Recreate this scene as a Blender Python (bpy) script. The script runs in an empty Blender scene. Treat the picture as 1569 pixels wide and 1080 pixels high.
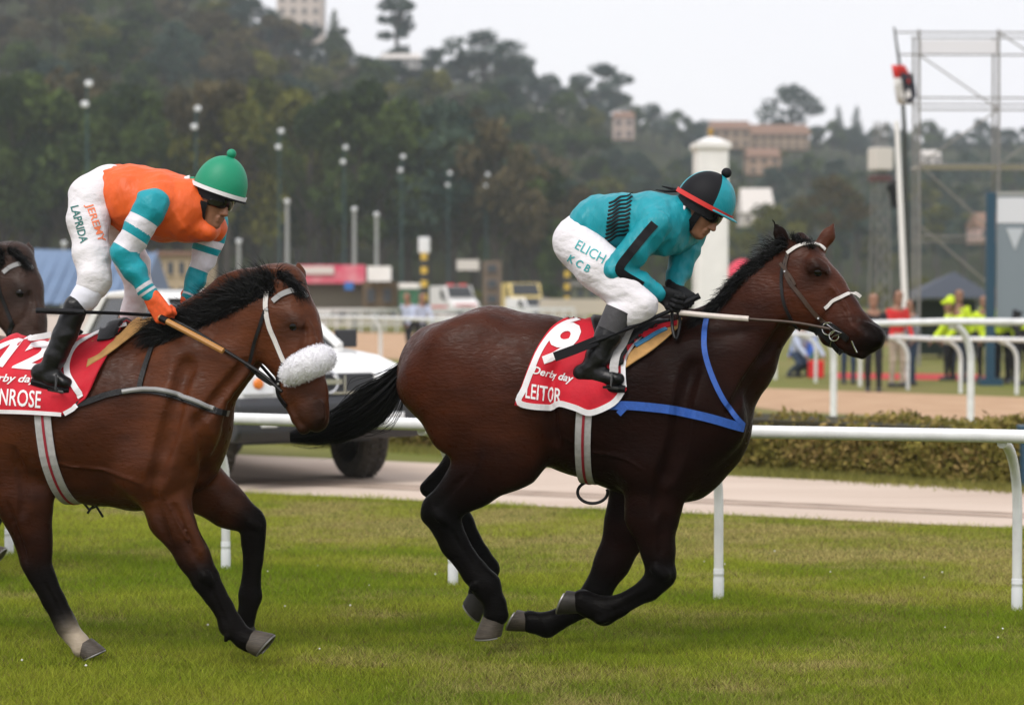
import bpy, bmesh, math, random
import numpy as np
from mathutils import Vector, Matrix
from mathutils.bvhtree import BVHTree

random.seed(7); RNG = np.random.default_rng(7)
C = bpy.context.scene.collection
SC = bpy.context.scene
R = math.radians
# ---------------------------------------------------------------- camera, sky, sun, exposure
F = 3500.0; CX, CY = 784.5, 540.0; CAMH = 1.68; PITCH = math.atan((CY - 452.0) / F)
cam = bpy.data.cameras.new('camera'); camo = bpy.data.objects.new('camera', cam); C.objects.link(camo)
camo.location = (0, 0, CAMH); camo.rotation_euler = (math.pi / 2 - PITCH, 0, 0)
cam.sensor_width = 36; cam.lens = F / 1569 * 36; cam.clip_start = 0.2; cam.clip_end = 3000
cam.dof.use_dof = True; cam.dof.focus_distance = 10.4; cam.dof.aperture_fstop = cam.lens / 1000 / 0.033
SC.camera = camo
w = bpy.data.worlds.new('World'); SC.world = w; w.use_nodes = True
nt = w.node_tree; nt.nodes.clear()
sk = nt.nodes.new('ShaderNodeTexSky'); sk.sky_type = 'NISHITA'; sk.sun_disc = False
SUN_EL, SUN_ROT = R(52), R(208)          # sun behind the cloud: over the photographer's left shoulder
sk.sun_elevation = SUN_EL; sk.sun_rotation = SUN_ROT; sk.air_density = 1.5; sk.dust_density = 4
b1 = nt.nodes.new('ShaderNodeBackground'); b1.inputs['Strength'].default_value = 0.08
b2 = nt.nodes.new('ShaderNodeBackground'); b2.inputs['Strength'].default_value = 0.88
tc = nt.nodes.new('ShaderNodeTexCoord'); nz = nt.nodes.new('ShaderNodeTexNoise'); nz.inputs['Scale'].default_value = 1.6
nz.inputs['Detail'].default_value = 3
cr = nt.nodes.new('ShaderNodeValToRGB'); cr.color_ramp.elements[0].position = .3; cr.color_ramp.elements[1].position = .75
cr.color_ramp.elements[0].color = (.83, .81, .875, 1); cr.color_ramp.elements[1].color = (.92, .92, .93, 1)
mx = nt.nodes.new('ShaderNodeMixShader'); mx.inputs[0].default_value = .92
ow = nt.nodes.new('ShaderNodeOutputWorld')
L_ = nt.links.new
L_(tc.outputs['Generated'], nz.inputs['Vector']); L_(nz.outputs['Fac'], cr.inputs['Fac']); L_(cr.outputs['Color'], b2.inputs['Color'])
L_(sk.outputs['Color'], b1.inputs['Color']); L_(b1.outputs[0], mx.inputs[1]); L_(b2.outputs[0], mx.inputs[2]); L_(mx.outputs[0], ow.inputs['Surface'])
sl = bpy.data.lights.new('sun', 'SUN'); so = bpy.data.objects.new('sun', sl); C.objects.link(so)
sl.energy = 1.5; sl.angle = R(28); sl.color = (1, .965, .91)
_az = R(-118)                            # direction the light comes from, measured from +X
_d = Vector((math.cos(_az) * math.cos(SUN_EL), math.sin(_az) * math.cos(SUN_EL), math.sin(SUN_EL)))
so.rotation_euler = _d.to_track_quat('Z', 'Y').to_euler()
SC.view_settings.view_transform = 'Standard'; SC.view_settings.look = 'None'
SC.view_settings.exposure = 0.5; SC.view_settings.gamma = 1; SC.view_settings.use_curve_mapping = False
SC.cycles.max_bounces = 6; SC.cycles.transparent_max_bounces = 8; SC.cycles.volume_bounces = 1

# ---------------------------------------------------------------- helpers
def link(o, parent=None):
    C.objects.link(o)
    if parent is not None: o.parent = parent
    return o
def tag(o, label=None, cat=None, group=None, kind=None):
    if label: o['label'] = label
    if cat: o['category'] = cat
    if group: o['group'] = group
    if kind: o['kind'] = kind
    return o
def empty(name, loc=(0, 0, 0), rz=0, label=None, cat=None, group=None):
    o = bpy.data.objects.new(name, None); o.empty_display_size = .1; link(o)
    o.location = loc; o.rotation_euler = (0, 0, rz)
    return tag(o, label, cat, group)
def mk(name, V, Fc, m=None, parent=None, smooth=True, col=None, attrs=None):
    V = np.asarray(V, dtype=np.float32).reshape(-1, 3)
    me = bpy.data.meshes.new(name)
    if isinstance(Fc, np.ndarray) and Fc.ndim == 2:
        n, k = Fc.shape
        me.vertices.add(len(V)); me.vertices.foreach_set('co', V.ravel())
        me.loops.add(n * k); me.loops.foreach_set('vertex_index', Fc.astype(np.int32).ravel())
        me.polygons.add(n); me.polygons.foreach_set('loop_start', np.arange(0, n * k, k, dtype=np.int32))
        me.update(calc_edges=True); me.validate()
    else:
        me.from_pydata([tuple(map(float, v)) for v in V], [], [tuple(f) for f in Fc]); me.update()
    if smooth: me.polygons.foreach_set('use_smooth', np.ones(len(me.polygons), dtype=bool))
    if col is not None:
        a = me.color_attributes.new('Col', 'FLOAT_COLOR', 'POINT')
        c = np.ones((len(V), 4), dtype=np.float32); c[:, :3] = col; a.data.foreach_set('color', c.ravel())
    for k_, v_ in (attrs or {}).items():
        a = me.attributes.new(k_, 'FLOAT', 'POINT'); a.data.foreach_set('value', np.asarray(v_, dtype=np.float32))
    if m is not None: me.materials.append(m)
    o = bpy.data.objects.new(name, me); link(o, parent)
    return o
class MB:
    """collects simple solids, then builds them as one mesh"""
    def __init__(s): s.v = []; s.f = []
    def add(s, V, Fc):
        b = len(s.v); s.v += [tuple(map(float, p)) for p in V]; s.f += [tuple(i + b for i in f) for f in Fc]; return s
    def box(s, c, d, rz=0, M=None):
        x, y, z = d[0] / 2, d[1] / 2, d[2] / 2; cs, sn = math.cos(rz), math.sin(rz)
        P = []
        for sx, sy, sz in ((-1,-1,-1),(1,-1,-1),(1,1,-1),(-1,1,-1),(-1,-1,1),(1,-1,1),(1,1,1),(-1,1,1)):
            p = Vector((sx * x, sy * y, sz * z)); p = Vector((p.x * cs - p.y * sn, p.x * sn + p.y * cs, p.z))
            P.append(p + Vector(c))
        return s.add(P, [(0,3,2,1),(4,5,6,7),(0,1,5,4),(1,2,6,5),(2,3,7,6),(3,0,4,7)])
    def tube(s, pts, r, n=8, cap=True):
        pts = [Vector(p) for p in pts]; rs = r if isinstance(r, (list, tuple)) else [r] * len(pts)
        rings = []; up = None
        for i, p in enumerate(pts):
            t = (pts[min(i + 1, len(pts) - 1)] - pts[max(i - 1, 0)]).normalized()
            if up is None: up = t.orthogonal().normalized()
            u = (up - t * up.dot(t)).normalized(); up = u; v = t.cross(u)
            rings.append([p + (u * math.cos(2 * math.pi * k / n) + v * math.sin(2 * math.pi * k / n)) * rs[i] for k in range(n)])
        V = [q for rg in rings for q in rg]; Fc = []
        for i in range(len(pts) - 1):
            for k in range(n): Fc.append((i * n + k, i * n + (k + 1) % n, (i + 1) * n + (k + 1) % n, (i + 1) * n + k))
        if cap: Fc.append(tuple(range(n - 1, -1, -1))); Fc.append(tuple((len(pts) - 1) * n + k for k in range(n)))
        return s.add(V, Fc)
    def lathe(s, prof, c=(0, 0, 0), n=20):
        V = []; Fc = []
        for r_, z in prof:
            for k in range(n): a = 2 * math.pi * k / n; V.append((c[0] + r_ * math.cos(a), c[1] + r_ * math.sin(a), c[2] + z))
        for i in range(len(prof) - 1):
            for k in range(n): Fc.append((i * n + k, i * n + (k + 1) % n, (i + 1) * n + (k + 1) % n, (i + 1) * n + k))
        Fc.append(tuple(range(n - 1, -1, -1))); Fc.append(tuple((len(prof) - 1) * n + k for k in range(n)))
        return s.add(V, Fc)
    def prism(s, poly, y0, y1, axis='y'):
        """poly in (x,z), extruded along y"""
        n = len(poly); V = [(x, y0, z) for x, z in poly] + [(x, y1, z) for x, z in poly]
        Fc = [tuple(range(n - 1, -1, -1)), tuple(range(n, 2 * n))] + [(i, (i + 1) % n, n + (i + 1) % n, n + i) for i in range(n)]
        return s.add(V, Fc)
    def build(s, name, m, parent=None, smooth=False, bevel=0):
        o = mk(name, s.v, s.f, m, parent, smooth)
        bm = bmesh.new(); bm.from_mesh(o.data); bmesh.ops.recalc_face_normals(bm, faces=bm.faces)
        if smooth:
            for e in bm.edges: e.smooth = len(e.link_faces) == 2 and e.calc_face_angle(0) < .75
        bm.to_mesh(o.data); bm.free()
        if bevel:
            b = o.modifiers.new('bevel', 'BEVEL'); b.width = bevel; b.segments = 2; b.limit_method = 'ANGLE'; b.angle_limit = R(35)
        return o
MATS = {}
def mat(name, col=(.5, .5, .5), rough=.6, spec=.4, metal=0, noise=0, nscale=8, bump=0, bscale=60, attr=None, col2=None,
        trans=0, emit=0, sheen=0, stretch=None, coat=0):
    if name in MATS: return MATS[name]
    m = bpy.data.materials.new(name); m.use_nodes = True; t = m.node_tree; n = t.nodes; p = n['Principled BSDF']
    p.inputs['Base Color'].default_value = (*col, 1); p.inputs['Roughness'].default_value = rough
    p.inputs['Specular IOR Level'].default_value = spec; p.inputs['Metallic'].default_value = metal
    if trans: p.inputs['Transmission Weight'].default_value = trans
    if sheen: p.inputs['Sheen Weight'].default_value = sheen
    if coat: p.inputs['Coat Weight'].default_value = coat; p.inputs['Coat Roughness'].default_value = .1
    if emit: p.inputs['Emission Color'].default_value = (*col, 1); p.inputs['Emission Strength'].default_value = emit
    tcn = n.new('ShaderNodeTexCoord'); src = tcn.outputs['Object']
    if stretch:
        mp = n.new('ShaderNodeMapping'); mp.inputs['Scale'].default_value = stretch; t.links.new(src, mp.inputs['Vector']); src = mp.outputs['Vector']
    base = None
    if attr:
        a = n.new('ShaderNodeAttribute'); a.attribute_name = attr; base = a.outputs['Color']
    if noise or col2:
        no = n.new('ShaderNodeTexNoise'); no.inputs['Scale'].default_value = nscale; no.inputs['Detail'].default_value = 5
        t.links.new(src, no.inputs['Vector'])
        rp = n.new('ShaderNodeMapRange'); rp.inputs['From Min'].default_value = .3; rp.inputs['From Max'].default_value = .7
        t.links.new(no.outputs['Fac'], rp.inputs['Value'])
        mi = n.new('ShaderNodeMix'); mi.data_type = 'RGBA'
        if col2:
            mi.inputs['A'].default_value = (*col, 1); mi.inputs['B'].default_value = (*col2, 1); t.links.new(rp.outputs['Result'], mi.inputs['Factor'])
        else:
            mi.blend_type = 'MULTIPLY'; mi.inputs['Factor'].default_value = 1
            rp.inputs['To Min'].default_value = 1 - noise; rp.inputs['To Max'].default_value = 1 + noise
            if base is not None: t.links.new(base, mi.inputs['A'])
            else: mi.inputs['A'].default_value = (*col, 1)
            t.links.new(rp.outputs['Result'], mi.inputs['B'])
        base = mi.outputs['Result']
    if base is not None: t.links.new(base, p.inputs['Base Color'])
    if bump:
        nb = n.new('ShaderNodeTexNoise'); nb.inputs['Scale'].default_value = bscale; nb.inputs['Detail'].default_value = 4
        t.links.new(src, nb.inputs['Vector'])
        bp = n.new('ShaderNodeBump'); bp.inputs['Strength'].default_value = bump; bp.inputs['Distance'].default_value = .02
        t.links.new(nb.outputs['Fac'], bp.inputs['Height']); t.links.new(bp.outputs['Normal'], p.inputs['Normal'])
    MATS[name] = m
    return m

# ---------------------------------------------------------------- photo pixel -> place
_cp, _sp = math.cos(PITCH), math.sin(PITCH)
def raydir(px, py):
    x, y = (px - CX) / F, (CY - py) / F
    return np.array([x, _cp + y * _sp, -_sp + y * _cp])
def at(px, py, Y):
    d = raydir(px, py); return Vector((0, 0, CAMH)) + Vector(d * (Y / d[1]))
def G(px, py, z=0.0):
    d = raydir(px, py); t = (z - CAMH) / d[2]; return Vector((d[0] * t, d[1] * t, z))
def gz(py): return F * CAMH / (py - 452.0)
class Frame:
    """local axes of a horse: x forward, y away from the rail side the camera is on, z up"""
    def __init__(s, O, yaw, dz=0):
        s.O = np.array([O[0], O[1], dz]); s.yaw = yaw; c, n = math.cos(yaw), math.sin(yaw)
        s.X = np.array([c, -n, 0]); s.Y = np.array([n, c, 0]); s.s = F / O[1]
        s.M = np.array([s.X, s.Y, [0, 0, 1]])
        s.cam = s.M @ (np.array([0, 0, CAMH]) - s.O)
    def ray(s, px, py):
        d = s.M @ raydir(px, py); return s.cam, d / np.linalg.norm(d)
    def L(s, px, py, dy=0):
        o, d = s.ray(px, py); t = (dy / s.s - o[1]) / d[1]; return o + d * t
    def root(s, name, label, cat, group=None):
        return empty(name, tuple(s.O), -s.yaw, label, cat, group)

# ---------------------------------------------------------------- smooth bodies from blended tapered limbs
def smin(a, b, k):
    h = np.clip(.5 + .5 * (b - a) / k, 0, 1); return b + (a - b) * h - k * h * (1 - h)
class SDF:
    def __init__(s, fr=None): s.p = []; s.fr = fr
    def cone(s, a, b, ra, rb, rya=None, ryb=None, k=.03, col=0, sub=False, tag=0):
        s.p.append(dict(a=np.array(a, float), b=np.array(b, float), ra=ra, rb=rb, rya=rya or ra, ryb=ryb or rb, k=k, col=col, sub=sub, tag=tag)); return s
    def ball(s, a, r, ry=None, k=.03, col=0, sub=False):
        a = np.array(a, float); return s.cone(a, a + [1e-4, 0, 0], r, r, ry, ry, k, col, sub)
    def chain(s, nodes, k=.03, col=0, tag0=0):
        """nodes: (px, py, dy, r, ry) in photo pixels at the frame's scale"""
        fr = s.fr; P = [fr.L(n[0], n[1], n[2]) for n in nodes]
        for i in range(len(nodes) - 1):
            n0, n1 = nodes[i], nodes[i + 1]
            g = lambda n, j: (n[j] if len(n) > j and n[j] is not None else n[3]) / fr.s
            c = col[i] if isinstance(col, list) else col
            s.cone(P[i], P[i + 1], g(n0, 3), g(n1, 3), g(n0, 4), g(n1, 4), k, c, False, tag0 + i)
        return s
    def blob(s, px, py, dy, r, ry=None, k=.03, col=0, sub=False):
        return s.ball(s.fr.L(px, py, dy), r / s.fr.s, (ry or r) / s.fr.s, k, col, sub)
    @staticmethod
    def dist(p, P, want_t=False):
        ab = p['b'] - p['a']; t = np.clip(((P - p['a']) @ ab) / max(ab @ ab, 1e-12), 0, 1)
        d = P - (p['a'] + t[..., None] * ab); r = p['ra'] + t * (p['rb'] - p['ra']); ry = p['rya'] + t * (p['ryb'] - p['rya'])
        q = r / ry
        dd = np.sqrt(d[..., 0] ** 2 + (d[..., 1] * q) ** 2 + d[..., 2] ** 2) - r
        dd = dd * np.minimum(1, 1 / q)
        return (dd, t) if want_t else dd
    def mesh(s, h, palette=None, wrinkle=None, grow=0, clip=None):
        lo = np.min([np.minimum(p['a'], p['b']) - max(p['ra'], p['rb'], p['rya'], p['ryb']) for p in s.p if not p['sub']], axis=0) - 4 * h - grow
        hi = np.max([np.maximum(p['a'], p['b']) + max(p['ra'], p['rb'], p['rya'], p['ryb']) for p in s.p if not p['sub']], axis=0) + 4 * h + grow
        n = np.ceil((hi - lo) / h).astype(int) + 1
        D = np.full(n, 1.0, dtype=np.float32)
        ax = [lo[i] + h * np.arange(n[i]) for i in range(3)]
        for p in s.p:
            m = max(p['ra'], p['rb'], p['rya'], p['ryb']) + p['k'] + 3 * h + grow
            i0 = np.clip(np.floor((np.minimum(p['a'], p['b']) - m - lo) / h).astype(int), 0, n - 1)
            i1 = np.clip(np.ceil((np.maximum(p['a'], p['b']) + m - lo) / h).astype(int) + 1, 1, n)
            sl_ = tuple(slice(i0[i], i1[i]) for i in range(3))
            P = np.stack(np.meshgrid(*[ax[i][sl_[i]] for i in range(3)], indexing='ij'), -1)
            d = s.dist(p, P)
            D[sl_] = -smin(-D[sl_], d, p['k']) if p['sub'] else smin(D[sl_], d, p['k'])
        if wrinkle is not None:
            P = np.stack(np.meshgrid(*ax, indexing='ij'), -1); near = np.abs(D) < .06
            D[near] += wrinkle(P[near])
        D -= grow
        if clip is not None:
            P = np.stack(np.meshgrid(*ax, indexing='ij'), -1); D = np.maximum(D, clip(P).astype(np.float32))
        V, Q = nets(D, lo, h)
        col = None
        if palette is not None:
            W = np.zeros((len(V), len(palette)))
            for p in s.p:
                if p['sub']: continue
                W[:, p['col']] += np.exp(-np.clip(s.dist(p, V), -.06, .4) / .014)
            W /= W.sum(1, keepdims=True); col = W @ np.array(palette)
        return V, Q, col
def engrave(h, fr, lines, first=.014):
    """grooves (r < 0) and raised cords (r > 0) that follow the skin: lines of (pixels, r in pixels, k, colour)"""
    V, Q, _ = h.mesh(first); t = bvh(V, Q)
    for pts, r, k, col in lines:
        S = spline(pts, 9); H = [cast(fr, t, q[0], q[1])[0] for q in S]; rr = abs(r) / fr.s; n = len(H)
        for i in range(n - 1):
            f = lambda j: rr * (.35 + .65 * math.sin(math.pi * min(max((j + .5) / n, .02), .98)) ** .6)
            if r < 0: h.cone(H[i] + Vector((0, -rr * .35, 0)), H[i + 1] + Vector((0, -rr * .35, 0)), f(i), f(i + 1), k=k, sub=True)
            else: h.cone(H[i], H[i + 1], f(i), f(i + 1), k=k, col=col)
def nets(D, lo, h):
    ins = D < 0; a = [ins[i:ins.shape[0] - 1 + i, j:ins.shape[1] - 1 + j, k:ins.shape[2] - 1 + k] for i in (0, 1) for j in (0, 1) for k in (0, 1)]
    sm = np.sum([x.astype(np.int8) for x in a], axis=0); act = (sm > 0) & (sm < 8)
    idx = np.argwhere(act); cid = np.full(act.shape, -1, dtype=np.int64); cid[act] = np.arange(len(idx))
    pos = np.zeros((len(idx), 3)); cnt = np.zeros(len(idx))
    cs = [(i, j, k) for i in (0, 1) for j in (0, 1) for k in (0, 1)]
    for c1 in cs:
        for x in range(3):
            if c1[x]: continue
            c2 = list(c1); c2[x] = 1
            v1 = D[tuple((idx + c1).T)]; v2 = D[tuple((idx + c2).T)]; cr_ = (v1 < 0) != (v2 < 0)
            t = np.where(cr_, v1 / np.where(cr_, v1 - v2, 1), 0)
            q = np.tile(np.array(c1, float), (len(idx), 1)); q[:, x] += t
            pos[cr_] += q[cr_]; cnt[cr_] += 1
    V = lo + (idx + pos / cnt[:, None]) * h
    Q = []
    for x in range(3):
        u, v = (x + 1) % 3, (x + 2) % 3
        A = np.moveaxis(ins, x, 0); s1 = A[:-1] & ~A[1:]; s2 = ~A[:-1] & A[1:]
        for sg, flip in ((s1, False), (s2, True)):
            e = np.moveaxis(sg, 0, x); e = np.argwhere(e)
            ok = (e[:, u] > 0) & (e[:, v] > 0) & (e[:, u] < D.shape[u] - 1) & (e[:, v] < D.shape[v] - 1); e = e[ok]
            o4 = []
            for du, dv in ((1, 1), (0, 1), (0, 0), (1, 0)):
                f = e.copy(); f[:, u] -= du; f[:, v] -= dv; o4.append(cid[tuple(f.T)])
            q = np.stack(o4, 1); Q.append(q[:, ::-1] if flip else q)
    Q = np.concatenate(Q); Q = Q[(Q >= 0).all(1)]
    return V, Q
def waves(seed, amp, freq, n=7, aniso=(1, 1, 1)):
    r = np.random.default_rng(seed); K = r.normal(size=(n, 3)) * np.array(aniso); K = K / np.linalg.norm(K, axis=1, keepdims=True) * freq * r.uniform(.6, 1.8, (n, 1)); ph = r.uniform(0, 6.28, n)
    def f(P):
        s_ = np.zeros(P.shape[:-1])
        for k_, p_ in zip(K, ph): s_ += np.abs(np.sin(P @ k_ * .5 + p_)) - .6
        return (amp / n * 2.2 * s_).astype(np.float32)
    return f
def bvh(V, Q): return BVHTree.FromPolygons([tuple(v) for v in V], [tuple(int(i) for i in q) for q in Q])
def cast(fr, tree, px, py, dy=-60):
    o, d = fr.ray(px, py); h = tree.ray_cast(Vector(o), Vector(d)) if tree else (None,)
    if h[0] is None: return Vector(fr.L(px, py, dy)), Vector((0, -1, 0)), False
    n = h[1]
    if n.dot(Vector(d)) > 0: n = -n
    return h[0], n, True
def spline(pts, step=5.0):
    P = np.array(pts, float); out = []
    for i in range(len(P) - 1):
        p0, p1, p2, p3 = P[max(i - 1, 0)], P[i], P[i + 1], P[min(i + 2, len(P) - 1)]
        n = max(1, int(np.linalg.norm((p2 - p1)[:2]) / step))
        for j in range(n):
            t = j / n
            out.append(.5 * ((2 * p1) + (-p0 + p2) * t + (2 * p0 - 5 * p1 + 4 * p2 - p3) * t * t + (-p0 + 3 * p1 - 3 * p2 + p3) * t ** 3))
    out.append(P[-1]); return np.array(out)
def ribbon(P, N, wd, th, closed=False):
    P = [Vector(p) for p in P]; N = [Vector(n) for n in N]; n = len(P); V = []; Fc = []
    wd = wd if isinstance(wd, (list, np.ndarray)) else [wd] * n
    for i in range(n):
        a, b = (P[(i + 1) % n], P[i - 1]) if closed else (P[min(i + 1, n - 1)], P[max(i - 1, 0)])
        t = (a - b).normalized(); sd = t.cross(N[i]).normalized()
        for su, sv in ((-1, 0), (1, 0), (1, 1), (-1, 1)): V.append(P[i] + sd * su * wd[i] / 2 + N[i] * sv * th)
    for i in range(n if closed else n - 1):
        j = (i + 1) % n
        for k in range(4): Fc.append((i * 4 + k, i * 4 + (k + 1) % 4, j * 4 + (k + 1) % 4, j * 4 + k))
    if not closed: Fc += [(0, 1, 2, 3), tuple((n - 1) * 4 + k for k in (3, 2, 1, 0))]
    return V, Fc
def strap(name, fr, tree, pts, wpx, m, parent, off=.004, th=.005, step=5, dy=-60, lift=0):
    S = spline(pts, step); P = []; N = []
    for q in S:
        p, n, ok = cast(fr, tree, q[0], q[1], q[2] if len(q) > 2 else dy); P.append(p + n * (off + lift)); N.append(n)
    for _ in range(2): N = [((N[max(i - 1, 0)] + N[i] + N[min(i + 1, len(N) - 1)]).normalized()) for i in range(len(N))]
    V, Fc = ribbon(P, N, wpx / fr.s, th); return mk(name, V, Fc, m, parent, False)
def rope(name, fr, pts, rpx, m, parent, n=8, step=6):
    S = spline(pts, step); mb = MB(); mb.tube([fr.L(*q[:3]) for q in S], rpx / fr.s, n); return mb.build(name, m, parent, True)
def patch(fr, tree, A, B, nu, nv, off, dy=-60, Lc=None, Rc=None):
    """grid between pixel polylines (top, bottom, and optionally left and right) laid on a body"""
    def rs(P, n):
        P = np.array(spline(P, 3)); L = np.r_[0, np.cumsum(np.linalg.norm(np.diff(P[:, :2], axis=0), axis=1))]; u = np.linspace(0, L[-1], n)
        return np.stack([np.interp(u, L, P[:, i]) for i in range(2)], 1)
    a, b = rs(A, nu), rs(B, nu); V = []
    l_ = rs(Lc, nv) if Lc else np.linspace(a[0], b[0], nv); r_ = rs(Rc, nv) if Rc else np.linspace(a[-1], b[-1], nv)
    for j in range(nv):
        t = j / (nv - 1)
        for i in range(nu):
            u = i / (nu - 1)
            q = a[i] * (1 - t) + b[i] * t + l_[j] * (1 - u) + r_[j] * u - (a[0] * (1 - u) * (1 - t) + a[-1] * u * (1 - t) + b[0] * (1 - u) * t + b[-1] * u * t)
            p, n, ok = cast(fr, tree, q[0], q[1], dy)
            if not ok:
                h = tree.find_nearest(p); p, n = h[0], (h[1] if h[1].y < 0 else -h[1])
            V.append(p + n * off)
    Fc = [(j * nu + i, j * nu + i + 1, (j + 1) * nu + i + 1, (j + 1) * nu + i) for j in range(nv - 1) for i in range(nu - 1)]
    return V, Fc
def solid(o, t, off=1):
    md = o.modifiers.new('thick', 'SOLIDIFY'); md.thickness = t; md.offset = off; return o
def text2d(body, offset=.0, shear=0, space=1):
    cu = bpy.data.curves.new('txt', 'FONT'); cu.body = body; cu.offset = offset; cu.shear = shear; cu.align_x = 'CENTER'; cu.align_y = 'CENTER'; cu.space_character = space
    cu.resolution_u = 3
    o = bpy.data.objects.new('txt', cu); C.objects.link(o); bpy.context.view_layer.update()
    me = bpy.data.meshes.new_from_object(o.evaluated_get(bpy.context.evaluated_depsgraph_get()))
    bpy.data.objects.remove(o); bpy.data.curves.remove(cu)
    bm = bmesh.new(); bm.from_mesh(me); bpy.data.meshes.remove(me)
    bmesh.ops.remove_doubles(bm, verts=bm.verts, dist=1e-4); bmesh.ops.triangulate(bm, faces=bm.faces)
    for _ in range(3):
        ed = [e for e in bm.edges if e.calc_length() > .16]
        if ed: bmesh.ops.subdivide_edges(bm, edges=ed, cuts=1); bmesh.ops.triangulate(bm, faces=bm.faces)
    V = np.array([v.co[:] for v in bm.verts]); Fc = [tuple(v.index for v in f.verts) for f in bm.faces]; bm.free()
    return V, Fc
def lettering(fr, tree, body, c, ux, uy, m, parent, off=.003, offset=.0, shear=0, space=1, dy=-60, name='lettering'):
    """c: pixel centre; ux: pixel vector of the text's width; uy: pixel vector of its height (up)"""
    V, Fc = text2d(body, offset, shear, space); w_, h_ = np.ptp(V[:, 0]), np.ptp(V[:, 1]); mid = (V.max(0) + V.min(0)) / 2
    out = []
    for v in V:
        a, b = (v[0] - mid[0]) / w_, (v[1] - mid[1]) / h_
        p, n, ok = cast(fr, tree, c[0] + ux[0] * a + uy[0] * b, c[1] + ux[1] * a + uy[1] * b, dy)
        if not ok:
            hh = tree.find_nearest(p); p, n = hh[0], (hh[1] if hh[1].y < 0 else -hh[1])
        out.append(p + n * off)
    return mk(name, out, Fc, m, parent, False)
def strands(roots, seed, wid, nseg=6):
    """roots: list of (list of points) centre curves -> thin tapered flat ribbons"""
    V = []; Fc = []; r = np.random.default_rng(seed)
    for pts in roots:
        pts = np.array(pts); n = len(pts); b = len(V); sd = r.normal(size=3); 
        for i, p in enumerate(pts):
            t = pts[min(i + 1, n - 1)] - pts[max(i - 1, 0)]; s_ = np.cross(t, sd); s_ /= np.linalg.norm(s_) + 1e-9
            ww = wid * (1 - .85 * i / (n - 1)); V += [p - s_ * ww / 2, p + s_ * ww / 2]
        for i in range(n - 1): Fc.append((b + 2 * i, b + 2 * i + 1, b + 2 * i + 3, b + 2 * i + 2))
    return np.array(V), np.array(Fc)
# ================================================================ the setting
def vnoise(x, y, sc, seed):
    r = np.random.default_rng(seed); g = r.random((64, 64)); u, v = x / sc, y / sc; i, j = np.floor(u).astype(int), np.floor(v).astype(int); f, h = u - i, v - j
    f = f * f * (3 - 2 * f); h = h * h * (3 - 2 * h); q = lambda a, b: g[a % 64, b % 64]
    return (q(i, j) * (1 - f) + q(i + 1, j) * f) * (1 - h) + (q(i, j + 1) * (1 - f) + q(i + 1, j + 1) * f) * h
def fbm(x, y, sc, seed): return (vnoise(x, y, sc, seed) + .5 * vnoise(x, y, sc / 2.1, seed + 1) + .25 * vnoise(x, y, sc / 4.3, seed + 2)) / 1.75
def sheet(name, pts, z, m):
    o = mk(name, [(p[0], p[1], z) for p in pts], [tuple(range(len(pts)))], m, None, False); return tag(o, kind='structure')
def ext(p, q, a, b): d = q - p; return p - d * a, q + d * b
M_ground = mat('far_grass', (.145, .165, .040), rough=.95, spec=.05, col2=(.21, .185, .075), nscale=.35)
M_turf = mat('turf_soil', (.09, .12, .016), rough=.95, spec=.02, col2=(.15, .14, .035), nscale=1.2, bump=.3, bscale=40)
M_road = mat('pale_dirt', (.50, .40, .33), rough=.95, spec=.05, col2=(.60, .50, .42), nscale=.9, bump=.25, bscale=25, stretch=(.35, 1.2, 1))
M_rut = mat('rut_dirt', (.40, .31, .25), rough=.95, spec=.05, noise=.2, nscale=3)
M_sand = mat('tan_sand', (.42, .27, .17), rough=.95, spec=.05, col2=(.50, .34, .22), nscale=1.5, bump=.3, bscale=12)
sheet('ground', [(-440, -12), (440, -12), (440, 770), (-440, 770)], 0, M_ground)
ra, rb = ext(G(400, 757), G(1545, 810), 6, 2.2); rc, rd = ext(G(400, 699), G(1545, 749), 6, 2.2)
sheet('turf', [(-60, -8), (60, -8), (rb.x + 40, rb.y - 20), (rb.x, rb.y), (ra.x, ra.y), (-60, ra.y - 8)], .004, M_turf)
sheet('dirt_road', [ra, rb, rd, rc], .008, M_road)
for t, wdt in ((.22, .05), (.30, .04)):
    p, q = ra.lerp(rc, t), rb.lerp(rd, t); p2, q2 = ra.lerp(rc, t + wdt), rb.lerp(rd, t + wdt); sheet('wheel_rut', [p, q, q2, p2], .012, M_rut)
sheet('sand_track', [G(1900, 660), G(1569, 648), G(1200, 630), G(900, 592), G(640, 552), G(440, 543), G(200, 560), G(-300, 560), G(-300, 515), G(200, 508), G(480, 508), G(640, 511), G(900, 556), G(1150, 594), G(1569, 609), G(1900, 618)], .004, M_sand)
sheet('red_carpet', [G(1275, 580), G(1540, 584), G(1500, 574), G(1275, 571)], .006, mat('red_carpet', (.45, .03, .03), rough=.9))
sheet('paddock_ground', [G(-100, 500), G(900, 500), G(900, 470), G(-100, 470)], .006, mat('paddock', (.30, .25, .19), rough=.95, col2=(.22, .22, .12), nscale=.2))

_pp = [G(14, 852), G(346, 873), G(694, 897), G(1101, 919), G(1558, 936)]
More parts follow.
